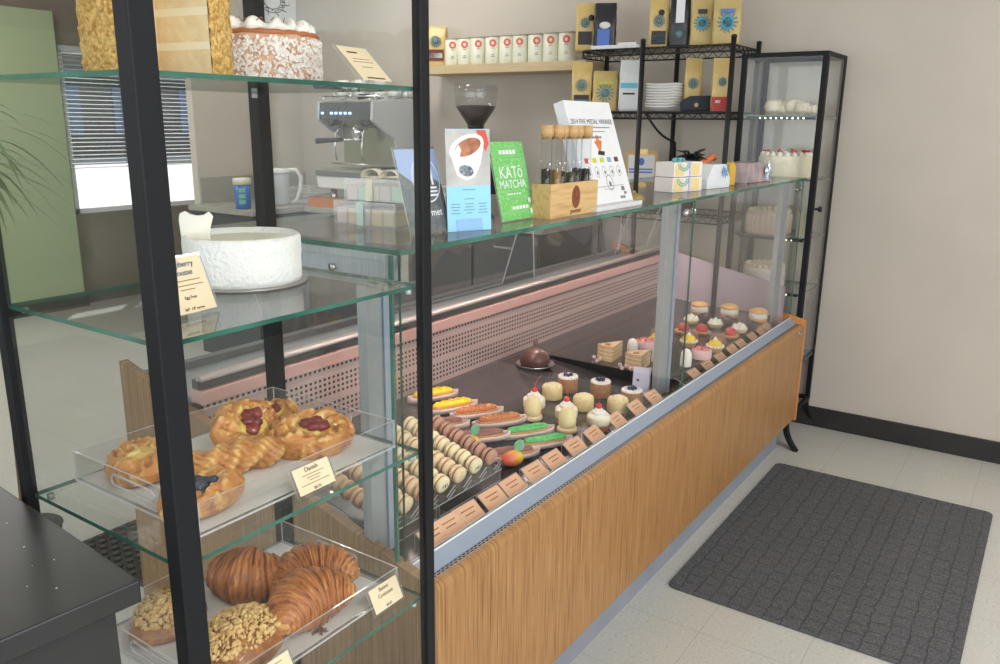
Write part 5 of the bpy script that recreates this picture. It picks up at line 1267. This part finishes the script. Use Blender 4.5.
# grinder
gy = 2.86; gx = 3.92
t = thing('coffee_grinder', 'black coffee grinder with a clear hopper half full of beans', 'coffee grinder', (gx, gy, CZ))
g = G(); g.box(gx-.10, gy-.10, CZ, gx+.14, gy+.10, CZ+.05); g.box(gx-.02, gy-.085, CZ+.05, gx+.14, gy+.085, CZ+.40); g.prism([(gx-.13, CZ+.31), (gx+.0, CZ+.31), (gx+.0, CZ+.42), (gx-.10, CZ+.42)], gy-.075, gy+.075, axis='y'); g.build('body', BLACK2, t, W=True, bev=.006)
g = G(); g.box(gx-.132, gy+.0, CZ+.335, gx-.126, gy+.07, CZ+.40); g.T = Matrix.Identity(4); g.build('screen', mat('blue_screen', srgb(70, 130, 220), .3, emis=srgb(70, 130, 220), estr=.8), t, W=True)
g = G(); g.lathe([(.03, CZ+.42), (.04, CZ+.44), (.04, CZ+.50), (.05, CZ+.52), (0, CZ+.52)], 18, (gx, gy, 0)); g.build('collar', BLACK2, t, W=True)
g = G(); g.lathe([(.045, CZ+.52), (.115, CZ+.625), (.125, CZ+.73), (.118, CZ+.745), (.0, CZ+.752)], 28, (gx, gy, 0)); g.build('hopper', glass('smoky_clear', (.88, .88, .88, 1), .06, haze=(.06, (.6, .6, .6, 1))), t, W=True)
g = G(); g.lathe([(0, CZ+.521), (.043, CZ+.522), (.112, CZ+.626), (.1, CZ+.634), (0, CZ+.638)], 28, (gx, gy, 0)); g.build('coffee_beans', mat('coffee_beans', srgb(44, 28, 22), .5, c2=srgb(70, 46, 34), scale=110, bump=1, bscale=110), t, W=True)
t = thing('counter_card_sign', 'pale card sign with a green dot behind the coffee grinder', 'sign', (4.1, 3.05, CZ))
g = G(); g.box(4.09, 2.88, CZ, 4.094, 3.12, CZ+.50); g.build('card', mat('pale_grey_card', srgb(196, 192, 182), .6), t, W=True)
g = G(); g.T = T((4.0895, 3.06, CZ+.455))@RY(-PI/2); disc(g, 0, 0, .022, .022, 0); g.build('green_dot', mat('green_dot', srgb(90, 170, 80), .5), t, W=True)
# jug, canister, basket
q = on_z(284, 207, CZ); jx_, jy_ = 3.66, 4.30
t = thing('water_filter_jug', 'white water filter jug with a big loop handle on the back counter', 'jug', (jx_, jy_, CZ), -.6)
g = G(); g.lathe([(0, 0), (.065, 0), (.072, .01), (.082, .19), (.086, .21)], 24, sx=1.15); g.build('clear_body', glass('frosted_jug', (.86, .88, .9, 1), .06, haze=(.55, (.85, .86, .88, 1))), t)
g = G(); g.lathe([(0, .10), (.070, .10), (.078, .195), (0, .195)], 24, sx=1.1); g.build('filter_funnel', mat('pale_grey_plastic', srgb(206, 208, 212), .4), t)
g = G(); g.lathe([(.086, .205), (.090, .21), (.088, .232), (0, .238)], 24, sx=1.15); g.build('lid', WPLAST, t)
g = G(); g.tube([(.08, 0, .222), (.135, 0, .225), (.165, 0, .18), (.160, 0, .10), (.135, 0, .03), (.10, 0, .012)], .014, 8); g.build('handle', WPLAST, t)
t = thing('blue_canister', 'blue round canister with an ivory lid and green lettering patches on the back counter', 'canister', (3.345, 4.24, CZ))
g = G(); g.lathe([(0, 0), (.042, 0), (.046, .004), (.052, .150), (0, .150)], 22); g.build('can', mat('blue_can', srgb(58, 112, 180), .4), t)
g = G(); g.lathe([(0, .1502), (.055, .1502), (.055, .185), (.05, .19), (0, .19)], 22); g.build('lid', mat('ivory_lid', srgb(222, 216, 196), .5), t)
for k in range(3): g = G(); a = -2.3; g.T = RZ(a)@T((.0495-.003*k+.002, 0, .118-.036*k)); g.box(-.004, -.02, -.012, .0032, .02, .012); g.build('green_mark', mat('sea_green_print', srgb(120, 180, 150), .5), t)
t = thing('wire_basket', 'white wire basket on the back counter beside the espresso machine', 'basket', (3.93, 4.30, CZ), .1)
g = G(); BL, BW, BH = .14, .09, .10
for z, k in ((.004, .86), (BH, 1), (BH*.5, .93)): g.tube([(-BL*k, -BW*k, z), (BL*k, -BW*k, z), (BL*k, BW*k, z), (-BL*k, BW*k, z)], .0035, 6, closed=True)
for k in range(13):
    x = -BL+BL*2*k/12
    for s in (-1, 1): g.cyl((x*.86, s*BW*.86, .004), (x, s*BW, BH), .0022, n=5)
    g.cyl((x*.86, -BW*.86, .004), (x*.86, BW*.86, .004), .0022, n=5)
g.build('wire_frame', WPLAST, t)
t = thing('wooden_tray', 'orange brown wooden tray on the staff counter before the espresso machine', 'tray', (3.762, 3.99, CZ))
g = G(); g.box(-.05, -.20, 0, .035, .06, .012); g.box(-.05, -.20, .012, -.04, .06, .06); g.box(.025, -.20, .012, .035, .06, .06); g.box(-.04, -.20, .012, .025, -.19, .06); g.box(-.04, .05, .012, .025, .06, .06); g.build('tray', mat('orange_wood_tray', srgb(190, 116, 60), .5), t)
# wall poster
t = thing('wall_poster', 'white poster with black ornamental scrollwork on the back wall', 'poster', (4.16, YB-.003, 2.3))
g = G(); g.box(3.955, YB-.006, 2.20, 4.375-.06, YB-.001, 2.62); g.build('sheet', WHITE, t, W=True)
g = G(); cx, cz_ = 4.10, 2.34
for k in range(11):
    a = 2*PI*k/11; g.tube([(cx+(.08+.02*math.sin(q*1.4))*math.cos(a+q*.08)*(1+.1*q), YB-.0075, cz_+(.05+.01*math.cos(q))*math.sin(a+q*.08)*(1+.1*q)) for q in range(7)], .003, 4)
for R in (.05, .075): g.tube([(cx+R*1.5*math.cos(2*PI*k/30), YB-.0075, cz_+R*math.sin(2*PI*k/30)) for k in range(30)], .0025, 4, closed=True)
g.build('ornament', INK, t, W=True)
# ------------------------------------------------------------------ end wall shelf with tins
t = thing('wooden_wall_shelf', 'thick pale wooden shelf holding tea tins on the end wall', 'shelf', (4.19, 2.8, 1.855))
g = G(); g.box(4.07, 2.235, 1.822, XE-.001, 3.42, 1.872); g.build('board', mat('pale_oak', srgb(204, 184, 146), .5, c2=srgb(194, 172, 134), scale=5, stretch=(12, 1, 12)), t, W=True, bev=.002)
SZ = 1.8725
TIN = mat('pale_mint_tin', srgb(222, 222, 202), .35); TINL = mat('tin_lid_grey', srgb(176, 168, 150), .35, .3); REDR = mat('coral_ring', srgb(222, 104, 92), .5)
def tin():
    r = thing('tea_tin', 'x', 'tin', group='pale tea tins on the wall shelf')
    g = G(); g.lathe([(0, 0), (.050, 0), (.051, .002), (.051, .148), (0, .148)], 28); g.build('can', TIN, r)
    g = G(); g.lathe([(0, .1482), (.0515, .1482), (.0515, .156), (.048, .158), (0, .158)], 28); g.build('lid', TINL, r)
    g = G(); n = 14
    vs = []
    for q in range(n): a = 2*PI*q/n; vs += [(-math.sqrt(.0517**2-(.009*math.cos(a))**2)-.0004, .009*math.cos(a), .116+.010*math.sin(a)), (-math.sqrt(.0517**2-(.022*math.cos(a))**2)-.0004, .022*math.cos(a), .116+.021*math.sin(a))]
    g.add(vs, [(2*q, (2*q+2) % (2*n), (2*q+3) % (2*n), 2*q+1) for q in range(n)]); g.build('printed_ring', REDR, r)
    for k, (z, ww) in enumerate(((.088, .02), (.052, .014), (.042, .022))): g = G(); g.box(-.0522, -ww*.5, z-.0015, -.0495, ww*.5, z+.0015); g.build('printed_line', GREYINK, r)
    return r
tp = [(453.5, 'tea tin next to the kraft bag at the shelf left end'), (466, 'second tea tin from the kraft bag'), (479, 'third tea tin from the kraft bag'), (494, 'fourth tea tin from the kraft bag'), (508, 'fifth tea tin, middle of the row on the shelf'), (521.5, 'fourth tea tin from the black wire shelf'), (537, 'third tea tin from the black wire shelf'), (552, 'second tea tin from the black wire shelf'), (567.5, 'tea tin nearest the black wire shelf')]
src = None
for k, (px, lab) in enumerate(tp):
    q = on_x(px, 50, 4.15); loc = (4.15, q.y, SZ); rz = math.atan2(q.y, 4.15)*.75+random.uniform(-.1, .1)
    if src is None: src = tin(); src.location = loc; src['label'] = lab; src.rotation_euler = (0, 0, rz)
    else: dup(src, lab, loc, rz)
# coffee bags
KRAFT = mat('gold_kraft', srgb(206, 176, 110), .4, c2=srgb(216, 188, 124), scale=20, bump=.5, bscale=30); BAGB = mat('black_foil_bag', srgb(40, 40, 44), .3, c2=srgb(54, 54, 60), scale=20, bump=.5, bscale=30); BAGW = mat('white_foil_bag', srgb(218, 220, 220), .35, bump=.5, bscale=30)
TANB = mat('tan_kraft', srgb(202, 178, 118), .5, bump=.5, bscale=30); LBLUE = mat('sky_label', srgb(130, 176, 200), .5); SLATEP = mat('emblem_slate', srgb(96, 130, 136), .5); DKLAB = mat('dark_label', srgb(48, 42, 40), .5); BLUEL = mat('blue_label', srgb(84, 118, 196), .5); REDL = mat('red_label', srgb(176, 46, 40), .5); CYANL = mat('cyan_label', srgb(96, 186, 208), .5); MARO = mat('maroon_label', srgb(110, 52, 44), .5)
def bag(label, loc, rz, w, d, hh, m, parts, top='fold', group=None, lean=0):
    r = thing('coffee_bag', label, 'coffee bag', loc, rot=(lean, 0, rz), group=group)
    sd = random.random()*9
    def fn(u, v):
        a = u*2*PI; c, s = math.cos(a), math.sin(a)
        e = .25; x = math.copysign(abs(c)**e, c); y = math.copysign(abs(s)**e, s)
        t = v; fl = 1 if t < .70 else 1-(t-.70)/.30*.93
        wd = 1-.04*t+.03*math.sin(t*PI); bul = 1+.10*math.sin(min(1, t/.7)*PI)
        n = .006*noise.noise(Vector((x*2, y*2+t*5, sd)))
        return (w/2*x*wd+n, d/2*y*fl*bul+n, hh*t)
    g = G(); g.grid(fn, 40, 16, True, flip=False); L = len(g.v); g.f.append([i*17 for i in range(40)][::-1]); g.m.append(0); g.sm.append(False); g.f.append([i*17+16 for i in range(40)]); g.m.append(0); g.sm.append(False)
    g.build('bag', m, r)
    if top == 'fold': g = G(); g.box(-w*.47, -d*.09, hh*.955, w*.47, d*.09, hh*1.0); g.build('top_fold', m, r, bev=.003)
    yf = -d/2*1.10-.0045
    for nm, kind, x, z, pw, ph, mm in parts:
        tl = 0 if z < .68 else .0
        g = G()
        if kind == 'rect': g.box(w*(x-pw/2), yf, hh*(z-ph/2), w*(x+pw/2), yf+d*.14, hh*(z+ph/2))
        elif kind == 'disc': g.T = T((w*x, yf, hh*z))@RX(PI/2); g.lathe([(0, 0), (w*pw/2, 0), (w*pw/2, -d*.1), (0, -d*.1)][::-1], 20, sy=ph)
        elif kind == 'burst':
            g.T = T((w*x, yf, hh*z))@RX(PI/2)
            for k in range(14): a = 2*PI*k/14; g.T = T((w*x, yf, hh*z))@RX(PI/2)@RZ(a); g.box(w*pw*.28, -.003, -d*.08, w*pw*.5, .003, .0003)
            g.T = T((w*x, yf, hh*z))@RX(PI/2); g.lathe([(0, 0), (w*pw*.24, 0), (w*pw*.24, -d*.1), (0, -d*.1)][::-1], 16)
        g.build(nm, mm, r)
    return r
A = -PI/2+.42
def on_shelf(px0, px1, py, x): a = on_x(px0, py, x); b = on_x(px1, py, x); return (a.y+b.y)/2, abs(a.y-b.y)
em_ = [('emblem', 'burst', 0, .52, .62, 1, SLATEP)]
bl2 = [('label', 'rect', 0, .20, .72, .26, DKLAB), ('label_panel', 'rect', 0, .17, .66, .13, LBLUE)]
y, w = on_shelf(432, 450, 50, 4.17); bag('kraft coffee bag with maroon label at the left end of the wooden shelf', (4.17, y+.03, SZ), A, .125, .07, .235, KRAFT, [('emblem', 'burst', 0, .62, .55, 1, SLATEP), ('label', 'rect', 0, .28, .8, .28, MARO), ('label_panel', 'rect', 0, .27, .7, .12, WHITE)])
# wire shelving unit
wu = thing('wire_shelf_unit', 'black wire shelving unit of coffee bags against the end wall', 'shelf unit', (4.08, 1.75, 0))
UX0, UX1, UY0, UY1 = 3.90, 4.27, 1.375, 2.215
PY = (UY0, 1.828)
for x, ys in ((UX0, (1.372, 1.828)), (UX1, (1.372, 1.800, UY1))):
    for yy in ys: g = G(); g.cyl((x, yy, 0.0), (x, yy, 1.935), .0125, n=12); g.lathe([(0, 1.935), (.0135, 1.935), (.0135, 1.945), (0, 1.95)], 12, (x, yy, 0)); g.build('post', BLACK2, wu, W=True)
for z in (.25, 1.10, 1.60, 1.905):
    g = G(); c = []
    for k in range(5): a = PI/2*k/4; c.append((UX0+.12-.12*math.sin(PI/2-a) if False else UX0+.12*(1-math.cos(PI/2-a)), UY1-.12*(1-math.sin(PI/2-a))))
    out = [(UX0, UY0)]+[(UX0+.12*(1-math.cos(PI/2*k/5)), UY1-.12+.12*math.sin(PI/2*k/5)) for k in range(6)]+[(UX1, UY1), (UX1, UY0)]
    for dz in (0, -.03): g.tube([(a, b, z+dz) for a, b in out], .004, 6, closed=True)
    pts = []
    for (a, b), (c_, d) in zip(out, out[1:]+out[:1]):
        L = math.hypot(c_-a, d-b); n = max(1, int(L/.028))
        for k in range(n): f = k/n; pts.append((a+(c_-a)*f, b+(d-b)*f, z if len(pts) % 2 else z-.03))
    g.tube(pts, .0028, 5, closed=True)
    for k in range(30):
        yy = UY0+(UY1-UY0)*(k+.5)/30; xs = UX0 if yy < UY1-.12 else UX0+.12*(1-math.cos(math.asin(min(1, (yy-UY1+.12)/.12)))); g.cyl((xs, yy, z+.003), (UX1, yy, z+.003), .0018, n=4)
    g.build('wire_shelf', BLACK2, wu, W=True)
ZT, ZM = 1.905+.0052, 1.60+.0052
def bag_at(lab, px0, px1, py0, py1, z, x, m, parts, d=.065, lean=0, rz=A, **k):
    y, w = on_shelf(px0, px1, (py0+py1)/2, x); hh = on_x((px0+px1)/2, py0, x).z-z
    return bag(lab, (x, y, z), rz, w*.93, d, max(.1, hh), m, parts, lean=lean, **k)
bag_at('kraft coffee bag with black window label at the top shelf left end', 577, 595, 3, 45, ZT, 4.03, KRAFT, [('emblem', 'burst', 0, .58, .5, 1, SLATEP), ('label', 'rect', 0, .27, .7, .27, DKLAB), ('sticker', 'disc', .3, .68, .3, 1, DKLAB)])
bag_at('black coffee bag with blue label on the top wire shelf', 595, 616, 3, 45, ZT, 4.02, BAGB, [('label', 'rect', -.05, .26, .55, .36, BLUEL), ('emblem', 'disc', 0, .52, .5, .6, WHITE), ('mark', 'rect', -.05, .05, .4, .05, REDL)])
bag_at('tall narrow kraft coffee bag with pale blue label beside the black and white bag', 650, 669, -3, 42, ZT, 4.02, KRAFT, em_+bl2+[('sticker', 'disc', .1, .68, .3, 1, DKLAB)])
bag_at('black coffee bag with white vertical stripe on the top wire shelf', 670, 690, -4, 42, ZT, 4.03, BAGB, [('stripe', 'rect', 0, .72, .42, .5, WHITE), ('emblem', 'disc', 0, .25, .35, 1, SLATEP)])
sq = [('emblem', 'disc', 0, .46, .5, 1.15, CYANL), ('emblem_edge', 'burst', 0, .46, .75, 1, SLATEP)]
bag_at('kraft coffee bag with a dark top mark, left of the twin bags', 691, 713, -3, 42, ZT, 4.04, TANB, sq+[('top_mark', 'rect', 0, .69, .4, .09, DKLAB)], d=.08)
bag_at('kraft coffee bag with a blue top mark at the top shelf end', 713, 741, -3, 42, ZT, 4.02, TANB, sq+[('top_mark', 'rect', 0, .69, .5, .08, BLUEL)], d=.09)
t = thing('paper_pad', 'low white pad lying on the top wire shelf', 'paper pad', (4.06, 2.03, ZT), .1); g = G(); g.box(-.09, -.13, 0, .09, .13, .022); g.build('pad', WHITE, t, bev=.002); g = G(); g.box(-.07, -.11, .0222, .03, -.01, .035); g.build('pad_box', WPLAST, t)
bag_at('kraft coffee bag with pale blue label on the middle wire shelf left end', 573, 592, 62, 103, ZM, 4.00, KRAFT, em_+bl2)
bag_at('squat tan coffee bag with round grey emblem on the middle wire shelf', 594, 618, 71, 104, ZM, 4.02, TANB, [('emblem', 'burst', 0, .45, .7, 1, SLATEP), ('band', 'rect', 0, .69, .6, .07, mat('lime_label', srgb(190, 196, 70), .5))], d=.10)
bag_at('white coffee bag with cyan band on the middle wire shelf', 620, 639, 60, 105, ZM, 3.99, BAGW, [('band', 'rect', 0, .50, .85, .10, CYANL), ('mark', 'rect', 0, .34, .6, .035, DKLAB)])
bag_at('kraft coffee bag standing behind the navy pouch', 685, 702, 58, 96, ZM, 4.06, KRAFT, em_)
bag_at('kraft coffee bag with a red base at the right end of the middle wire shelf', 712, 729, 58, 106, ZM, 3.97, KRAFT, [('emblem', 'burst', .1, .55, .5, 1, SLATEP), ('red_base', 'rect', 0, .14, .96, .26, REDL), ('mark', 'rect', -.1, .18, .3, .05, WHITE)])
y, w = on_shelf(686, 711, 100, 3.99)
t = thing('navy_pouch', 'small navy zip pouch with a round badge before the kraft bag', 'pouch', (3.99, y, ZM), A)
g = G(); g.prism([(-.085, 0), (.085, 0), (.085, .055), (.06, .075), (-.04, .072), (-.085, .05)], -.03, .03, axis='y'); g.build('pouch', mat('navy_fabric', srgb(44, 48, 60), .8), t, bev=.008)
g = G(); g.T = T((-.01, -.0312, .03))@RX(PI/2); disc(g, 0, 0, .01, .01, 0); g.build('badge', mat('brass_badge', srgb(170, 150, 90), .4), t)
# plates
y, w = on_shelf(650, 681, 95, 4.05); src = None
for k in range(9):
    lab = 'white scalloped plate number %d from the bottom of the stack' % (k+1)
    lab = ['white plate at the bottom of the stack on the wire shelf', 'second white plate from the bottom of the stack', 'third white plate from the bottom of the stack', 'fourth white plate from the bottom of the stack', 'middle white plate of the nine in the stack', 'fourth white plate from the top of the stack', 'third white plate from the top of the stack', 'second white plate from the top of the stack', 'topmost white plate of the stack on the wire shelf'][k]
    loc = (4.07, y, ZM+.0135*k)
    if src is None:
        src = thing('white_plate', lab, 'plate', loc, 0, 'stacked white plates')
        def pf(u, v):
            a = u*2*PI; c, s = math.cos(a), math.sin(a); e = .6; x = math.copysign(abs(c)**e, c); yy = math.copysign(abs(s)**e, s); R = .098*v
            return (R*x, R*yy, .003+.026*max(0, v-.45)**1.5*2.2+.006*v*v*(math.cos(4*a)*.5-.5)*-.6)
        g = G(); g.grid(pf, 40, 10, True); o = g.build('plate', CUP, src, weld=.0003); md = o.modifiers.new('t', 'SOLIDIFY'); md.thickness = .004; md.offset = 1
    else: dup(src, lab, loc, random.uniform(-.06, .06))
# clipboard, cable
y, w = on_shelf(633, 655, 150, 4.12)
t = thing('clipboard', 'wooden clipboard with a blue striped sheet standing behind the shelf post', 'clipboard', (4.10, y, 1.107), A+.1, rot=(-.08, 0, A+.1))
g = G(); g.box(-.085, -.003, 0, .085, .003, .30); g.build('board', LWOOD, t, bev=.002)
g = G(); g.box(-.07, -.0045, .01, .07, -.0032, .275); g.build('sheet', WHITE, t)
for z in (.20, .185, .125, .112, .06): g = G(); g.box(-.065, -.0052, z-.004, .060 if z > .1 else .0, -.0047, z+.004); g.build('blue_stripe', BLUEL, t)
g = G(); g.T = T((.0, -.0047, .24))@RX(PI/2); disc(g, 0, 0, .016, .02, 0); g.build('blue_badge', BLUEL, t)
g = G(); g.box(-.03, -.012, .275, .03, -.0034, .305); g.build('clip', mat('brass_clip', srgb(190, 160, 100), .3, .7), t)
t = thing('power_cable', 'black cable drooping behind the wire shelf post', 'cable', (4.05, 1.75, 1.3))
pa, pb = on_x(645, 112, 4.0), on_x(675, 142, 4.2); g = G(); g.tube([pa+(pb-pa)*(k/10)+Vector((0, 0, -.03*math.sin(PI*k/10))) for k in range(11)]+[Vector((4.24, pb.y, 1.12))], .006, 6); g.build('cable', BLACK2, t, W=True)
t = thing('black_storage_bin', 'low black bin on the wire shelf next to the clipboard', 'bin', (4.02, 1.70, 1.1073))
g = G(); g.box(-.10, -.11, 0, .10, .11, .012); g.box(-.10, -.11, .012, -.09, .11, .10); g.box(.09, -.11, .012, .10, .11, .10); g.box(-.09, -.11, .012, .09, -.10, .10); g.box(-.09, .10, .012, .09, .11, .10); g.build('bin', BLACK2, t, bev=.002)
t = thing('plush_toy', 'small black and white plush penguin like figure in the black bin', 'toy', (3.98, 1.70, 1.1195))
t['label'] = 'small black and cream plush figure poking out of the black bin'
g = G(); g.ball((0, 0, .06), .055, 10, sc=(.8, .8, 1)); g.ball((0, 0, .13), .04, 10); g.build('body', BLACK2, t)
g = G(); g.ball((-.026, 0, .125), .022, 8, sc=(.8, 1, 1)); g.build('face_patch', mat('cream_plush', srgb(226, 214, 190), .9), t)
# ------------------------------------------------------------------ floor things and the near table
def _mat(t):
    v = t.coords(); nz = t.n('ShaderNodeTexNoise'); t.l(v, nz.inputs['Vector']); nz.inputs['Scale'].default_value = 22; va = t.n('ShaderNodeVectorMath', operation='MULTIPLY_ADD'); t.l(nz.outputs['Color'], va.inputs[0]); va.inputs[1].default_value = (.022, .022, 0); t.l(v, va.inputs[2]); b = t.n('ShaderNodeTexBrick'); t.l(va.outputs[0], b.inputs[0]); b.offset = .37; b.inputs['Scale'].default_value = 1; b.inputs['Brick Width'].default_value = .062; b.inputs['Row Height'].default_value = .058; b.inputs['Mortar Size'].default_value = .0035; b.inputs['Mortar Smooth'].default_value = .6
    b.inputs['Color1'].default_value = (1,)*4; b.inputs['Color2'].default_value = (.9, .9, .9, 1); b.inputs['Mortar'].default_value = (0, 0, 0, 1)
    n = t.noise(v, 330, 3, .8); n2 = t.noise(v, 3, 2)
    c = t.ramp(n, [(.35, srgb(54, 55, 58)), (.5, srgb(86, 87, 90)), (.68, srgb(130, 130, 131))])
    c = t.mix(t.math('MULTIPLY', b.outputs[1], .34), c, srgb(38, 39, 41)); c = t.mix(t.ramp(n2, [(.55, (0,)*3+(1,)), (.75, (.25,)*3+(1,))]), c, srgb(104, 94, 90))
    h = t.math('ADD', t.math('MULTIPLY', b.outputs[0], .8), t.math('MULTIPLY', n, .5)); t.bsdf(c, .95, spec=.15, bump=h, bstr=.55, bdist=.005)
t = thing('entrance_mat', 'charcoal ribbed carpet mat on the tiled floor before the case', 'mat', (3.05, .5, 0))
a, b, c, d = on_z(772, 462.8, 0), on_z(999, 515, 0), on_z(672, 588.5, 0), on_z(877.6, 659, 0)
x0, x1, y0, y1 = (c.x+d.x)/2, (a.x+b.x)/2, b.y+.02, (a.y+c.y)/2; rr = .03
out = []
for cx, cy, s in ((x1-rr, y1-rr, 0), (x0+rr, y1-rr, 1), (x0+rr, y0+rr, 2), (x1-rr, y0+rr, 3)):
    for k in range(4): q = s*PI/2+k*PI/6; out.append((cx+rr*math.cos(q), cy+rr*math.sin(q)))
g = G(); g.prism(out, .0005, .008); g.build('carpet', pattern('mat_carpet', _mat), t, W=True, bev=.003)
RUB = mat('black_rubber', srgb(38, 38, 38), .6)
t = thing('rubber_floor_mat', 'black rubber mat with round studs on the floor beyond the cabinet', 'mat', (1.6, 2.5, 0))
g = G(); g.box(1.36, 2.12, 0.0005, 2.3, 2.84, .008); o = g.build('mat', RUB, t, W=True, bev=.002)
g = G()
for i in range(22):
    for j in range(17):
        x = 1.385+i*.042+(.021 if j % 2 else 0); y = 2.145+j*.042
        if x < 2.28: g.lathe([(.015, .008), (.013, .013), (0, .0135)], 10, (x, y, 0))
tag(g.build('stud', mat('worn_rubber', srgb(70, 70, 66), .5), t, W=True), kind='stuff')
BT = mat('black_table_lacquer', srgb(30, 30, 31), .35, c2=srgb(38, 38, 39), scale=6, bump=.05, bscale=60)
t = thing('black_table', 'black painted table corner close to the camera with white specks', 'table', (.2, 1.35, 0))
TTZ = 1.03; pc = on_z(140, 580, TTZ); pe = on_z(0, 483, TTZ); pf = on_z(0, 650, TTZ-.0)
tx1, ty0 = pc.x, pc.y; k1 = (pe.x-pc.x)/(pe.y-pc.y); ang_ = -math.atan(k1)*1.0
t.location = (tx1, ty0, 0); t.rotation_euler = (0, 0, ang_*.9)
g = G(); g.box(-.55, 0, TTZ-.028, 0, 1.1, TTZ); g.build('tabletop', BT, t, bev=.002)
g = G(); g.box(-.53, .022, TTZ-.11, -.022, .042, TTZ-.029); g.box(-.53, 1.05, TTZ-.11, -.022, 1.07, TTZ-.029); g.box(-.042, .042, TTZ-.11, -.022, 1.05, TTZ-.029); g.build('apron', BT, t)
for x in (-.51, -.070):
    for y in (.024, 1.022): g = G(); g.box(x, y, .0, x+.048, y+.048, TTZ-.029); g.build('leg', BT, t, bev=.002)
g = G(); rr = random.Random(5)
for k in range(40): x, y = rr.uniform(-.30, -.03), rr.uniform(.04, .45); s = rr.uniform(.0004, .0013); g.lathe([(0, 0), (s, 0), (s*.6, .0003), (0, .0004)], 6, (x, y, TTZ+.0001))
g.build('speck', WHITE, t)
# potted plant in the distance
px_, py_ = 1.135, 2.62
t = thing('potted_dracaena', 'spiky green dracaena plant on a tall stand left of the glass cabinet', 'plant', (px_, py_, 0))
g = G(); g.lathe([(0, 0), (.07, 0), (.095, .24), (.10, .25), (.088, .25), (.08, .23), (0, .23)], 24); g.build('pot', mat('dark_planter', srgb(60, 58, 56), .5), t)
g = G(); g.tube([(0, 0, .22), (.02, .01, .8), (-.01, .0, 1.2), (.0, 0, 1.5)], [.022, .018, .015, .012], 8); g.build('trunk', mat('brown_trunk', srgb(110, 90, 66), .8), t)
g = G(); rr = random.Random(11)
for k in range(120):
    a = rr.random()*2*PI; L = rr.uniform(.16, .30); el = rr.uniform(-.1, 1.3); z0 = rr.uniform(1.34, 1.53); dx, dy = math.cos(a), math.sin(a); vs = []
    for i in range(8):
        s = i/7; q = L*s*math.cos(el*(1-.4*s)); z = z0+L*s*math.sin(el)-.34*L*(s**2)*2.2; w_ = .0085*(1-s)**.7+.0006
        vs += [(dx*q-dy*w_, dy*q+dx*w_, z), (dx*q+dy*w_, dy*q-dx*w_, z)]
    g.add(vs, [(2*i, 2*i+1, 2*i+3, 2*i+2) for i in range(7)], 0, True)
tag(g.build('leaves', mat('dracaena_leaf', srgb(74, 100, 58), .45, c2=srgb(106, 134, 84), scale=12), t), kind='stuff')
# ------------------------------------------------------------------ light
w = bpy.data.worlds.new('sky'); scene.world = w; w.use_nodes = True
nt = w.node_tree; bg = nt.nodes['Background']
sky = nt.nodes.new('ShaderNodeTexSky'); sky.sky_type = 'HOSEK_WILKIE'; sky.turbidity = 5; sky.sun_direction = (.35, .6, .72)
mixn = nt.nodes.new('ShaderNodeMix'); mixn.data_type = 'RGBA'; mixn.inputs[0].default_value = .6
nt.links.new(sky.outputs[0], mixn.inputs[6]); mixn.inputs[7].default_value = (.9, .95, 1.05, 1)
nt.links.new(mixn.outputs[2], bg.inputs[0]); bg.inputs[1].default_value = .75
def area(name, loc, rot, sx, sy, power, color=(1, 1, 1)):
    l = bpy.data.lights.new(name, 'AREA'); l.shape = 'RECTANGLE'; l.size = sx; l.size_y = sy; l.energy = power; l.color = color
    o = bpy.data.objects.new(name, l); col.objects.link(o); o.location = loc; o.rotation_euler = rot; return o
area('window_daylight_front', (-.35, -3.0, 1.55), (PI/2, 0, 0), 5.0, 2.1, 132, (.93, .97, 1))
area('window_daylight_street', (-3.1, 1.6, 1.55), (PI/2, 0, -PI/2), 8.5, 2.0, 120, (.93, .97, 1))
for k, (x, y) in enumerate(((-1.2, 4.2), (3.3, 3.3), (2.8, -1.2), (.2, -1.2), (2.2, 5.6))):
    t = thing('ceiling_light', 'flat white ceiling light panel', 'ceiling light', (x, y, 2.93), 0, 'ceiling light panels')
    g = G(); g.box(-.6, -.16, 0, .6, .16, .02); g.build('frame', WHITE, t)
    g = G(); g.box(-.57, -.13, -.004, .57, .13, 0); g.build('diffuser', mat('lamp_diffuser', (1, .97, .9, 1), .5, emis=(1, .95, .86, 1), estr=3), t)
    area('ceiling_lamp', (x, y, 2.915), (0, 0, 0), 1.1, .25, 15 if x > 3 else 30, (1, .97, .93))
s = bpy.data.lights.new('sun', 'SUN'); s.energy = 6.0; s.angle = .02; so = bpy.data.objects.new('sun', s); col.objects.link(so)
so.rotation_euler = Vector((-.35, -.35, -.87)).to_track_quat('-Z', 'Y').to_euler()
area('case_lamp', ((CX0+CX1)/2, 1.539, 1.262), (math.radians(-28), 0, 0), CX1-CX0-.3, .016, 32, (1, .75, .69))
scene.view_settings.view_transform = 'Standard'; scene.view_settings.look = 'None'; scene.view_settings.gamma = 1; scene.view_settings.use_curve_mapping = False
scene.view_settings.exposure = 0.0
scene.cycles.max_bounces = 10; scene.cycles.transparent_max_bounces = 40; scene.cycles.diffuse_bounces = 4; scene.cycles.glossy_bounces = 5
scene.cycles.caustics_reflective = False; scene.cycles.caustics_refractive = False
scene.cycles.sample_clamp_indirect = 6
scene.cycles.use_denoising = True
